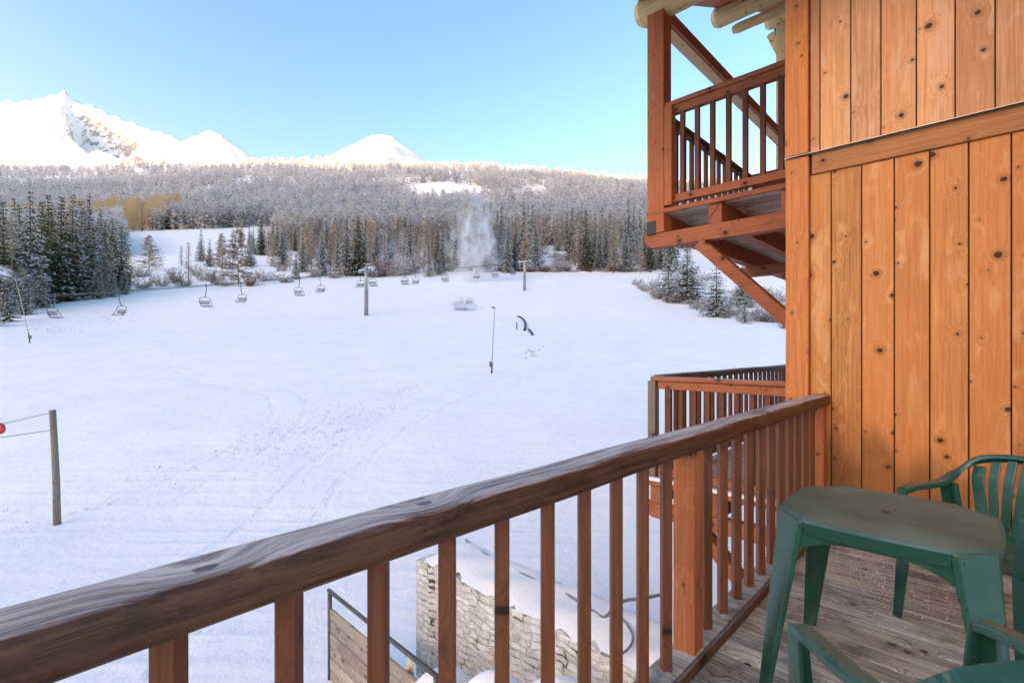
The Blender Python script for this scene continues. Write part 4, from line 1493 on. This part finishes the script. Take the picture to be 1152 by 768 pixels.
def make_lift_chair():
    o = thing('lift_chair', 'x', 'lift chair')
    MB().tube([(0, .12, .06), (0, -.12, .06)], .07, 8).build('grip', DSTEEL, o)
    MB().tube(spline([(0, 0, .05), (0, -.02, -.7), (0, -.12, -1.25), (0, -.30, -1.55)], 5), .045, 8).build('hanger', DSTEEL, o)
    m = MB()
    m.tube(spline([(-.66, .32, -2.62), (-.72, .05, -2.45), (-.72, -.22, -2.1), (-.62, -.32, -1.68), (-.3, -.32, -1.55), (.3, -.32, -1.55), (.62, -.32, -1.68), (.72, -.22, -2.1), (.72, .05, -2.45), (.66, .32, -2.62)], 5), .032, 6)
    m.build('frame', DSTEEL, o)
    m = MB()
    for k in range(6): m.box((-.62, -.18 + k * .095, -2.60 - .01 * k), (.62, -.18 + k * .095 + .08, -2.55 - .01 * k))
    m.box((-.60, -.17, -2.62), (.60, .36, -2.605))
    m.build('seat', BLACK, o, bevel=.01)
    m = MB()
    for k in range(3): m.bar((-.62, -.27 - .03 * k, -2.36 + k * .16), (.62, -.27 - .03 * k, -2.36 + k * .16), .03, .1)
    m.build('backrest', BLACK, o, bevel=.01)
    return o


LC = make_lift_chair()
first = True
spec = [(62, 1, 'leftmost and nearest empty chair of the chairlift'), (134, -1, 'second empty lift chair from the left'), (232, 1, 'third empty lift chair from the left'),
        (271, -1, 'fourth empty lift chair from the left, in front of the broad brown larch'), (337, 1, 'fifth empty lift chair from the left'), (360, -1, 'sixth empty lift chair from the left, nearest before the tower'),
        (405, -1, 'lift chair hanging just left of the near tower mast'), (420, 1, 'lift chair hanging just right of the near tower mast'),
        (456, 1, 'first small lift chair after the near tower'), (467, -1, 'second small lift chair after the near tower'), (501, 1, 'small lift chair left of the snow mist'),
        (536, -1, 'faint small lift chair inside the snow mist'), (557, 1, 'faint small lift chair at the right edge of the snow mist'), (577, 1, 'far small lift chair left of the distant tower'), (595, -1, 'far small lift chair right of the distant tower')]
for px, s, lb in spec:
    k = (px - 576) / 555
    b = T1 + sd * s * 1.85
    q = (k * b.y - b.x) / (ax.x - k * ax.y)
    p = b + ax * q
    loc = (p.x, p.y, cable_z(q))
    rz = math.atan2(ax.y, ax.x) - math.pi / 2 + (0 if s > 0 else math.pi) + random.uniform(.35, .6)
    if first:
        LC.location, LC.rotation_euler = loc, (0, 0, rz)
        LC['label'], LC['group'] = lb, 'chairs of the chairlift'
        first = False
    else:
        copy_tree(LC, loc, rz, 1.15, lb, 'chairs of the chairlift')


# ------------------------------------------------------------------ snow mist from the guns
def plume(name, label, px, py, Y, rx, ry, rz_, dens, seed, col=(.92, .95, 1.0), tilt=(0, 0, 0), nscale=2.2):
    M = Mat(name + '_vapour')
    co = M.obj()
    r = M.n('VectorMath', {0: co}, operation='LENGTH').outputs['Value']
    n = M.noise(M.n('VectorMath', {0: co, 1: (seed, seed * 1.7, 0)}, operation='ADD').outputs[0], nscale, 4.0, .6, .6)
    f = M.ma('MULTIPLY', M.rng(r, 1.0, .15), M.rng(n, .45, .75))
    v = M.n('VolumePrincipled', {'Color': (*col, 1), 'Density': M.ma('MULTIPLY', f, dens), 'Anisotropy': .1})
    M.nt.links.new(v.outputs[0], M.out.inputs['Volume'])
    m = MB()
    vs, fs = [], []
    n_ = 20
    for j in range(11):
        a = -math.pi / 2 + math.pi * j / 10
        for i in range(n_):
            b = 2 * math.pi * i / n_
            vs.append((math.cos(a) * math.cos(b), math.cos(a) * math.sin(b), math.sin(a)))
    for j in range(10):
        for i in range(n_):
            fs.append((j * n_ + i, j * n_ + (i + 1) % n_, (j + 1) * n_ + (i + 1) % n_, (j + 1) * n_ + i))
    m.add(vs, fs)
    o = m.build(name, M.m, None)
    o.location = ((px - 576) / 555 * Y, Y, CAMZ + (392 - py) / 555 * Y)
    o.scale = (rx, ry, rz_)
    o.rotation_euler = tilt
    tag(o, label, 'snow mist', kind='stuff')


plume('snow_mist', 'tall pale bluish plume of snow mist drifting before the forest edge', 534, 280, 165, 12, 8, 21, 1.0, 3.0, nscale=3.4)
plume('snow_mist', 'low grey puff of snow mist on the piste', 522, 346, 104, 3.6, 2.0, 3.0, 4.5, 8.0, (.50, .55, .66))
plume('snow_mist', 'white jet of artificial snow blowing left from the left lance', -8, 303, jet.y, 3.8, .9, .85, 7.0, 5.0, tilt=(0, math.radians(20), 0))
plume('snow_mist', 'thin mist trailing before the brown larches behind the near tower', 445, 285, 175, 9, 8, 12, .10, 11.0)

# ------------------------------------------------------------------ light, sky, camera
SAZ, SEL = math.radians(230), math.radians(9.5)          # azimuth from +Y towards +X
w = bpy.data.worlds.new('World')
S.world = w
w.use_nodes = True
nt = w.node_tree
bg = nt.nodes['Background']
sky = nt.nodes.new('ShaderNodeTexSky')
sky.sky_type = 'NISHITA'
sky.sun_disc = False
sky.sun_elevation = SEL
sky.sun_rotation = SAZ
sky.altitude = 1800
sky.air_density = 1.0
sky.dust_density = 10
sky.ozone_density = 1.5
gam = nt.nodes.new('ShaderNodeGamma')          # gamma evens the sky out; the hue node tints and brightens it
gam.inputs[1].default_value = 0.96
hs = nt.nodes.new('ShaderNodeHueSaturation')
hs.inputs['Hue'].default_value = .505
hs.inputs['Value'].default_value = 1.2
hs.inputs['Saturation'].default_value = 1.38
nt.links.new(sky.outputs[0], gam.inputs[0])
nt.links.new(gam.outputs[0], hs.inputs['Color'])
nt.links.new(hs.outputs[0], bg.inputs[0])
bg.inputs[1].default_value = .15
sl = bpy.data.lights.new('sun', 'SUN')
sl.energy = 2.0
sl.angle = math.radians(.5)
sl.color = (1.0, .80, .56)
so = bpy.data.objects.new('sun', sl)
COL.objects.link(so)
sdir = Vector((math.sin(SAZ) * math.cos(SEL), math.cos(SAZ) * math.cos(SEL), math.sin(SEL)))
so.rotation_euler = sdir.to_track_quat('Z', 'Y').to_euler()
so.location = (0, 0, 50)

cam = bpy.data.cameras.new('camera')
cam.sensor_width = 36
cam.lens = 36 * F
cam.shift_y = 8 / 1152
cam.clip_start = .05
cam.clip_end = 30000
co = bpy.data.objects.new('camera', cam)
COL.objects.link(co)
co.location = (0, 0, CAMZ)
co.rotation_euler = (math.radians(90), 0, 0)
S.camera = co
for p_ in list(bpy.data.objects):
    if '_used' in p_.keys(): del p_['_used']
S.view_settings.view_transform = 'Standard'
S.view_settings.look = 'None'
S.view_settings.gamma = 1
S.view_settings.exposure = 2.36
S.view_settings.use_white_balance = True
S.view_settings.white_balance_temperature = 10800
S.view_settings.white_balance_tint = 24
S.render.engine = 'CYCLES'
S.cycles.use_denoising = True
S.cycles.max_bounces = 8
S.cycles.volume_bounces = 2
S.cycles.transparent_max_bounces = 8
S.cycles.use_adaptive_sampling = True
print('edge trees', cnt)
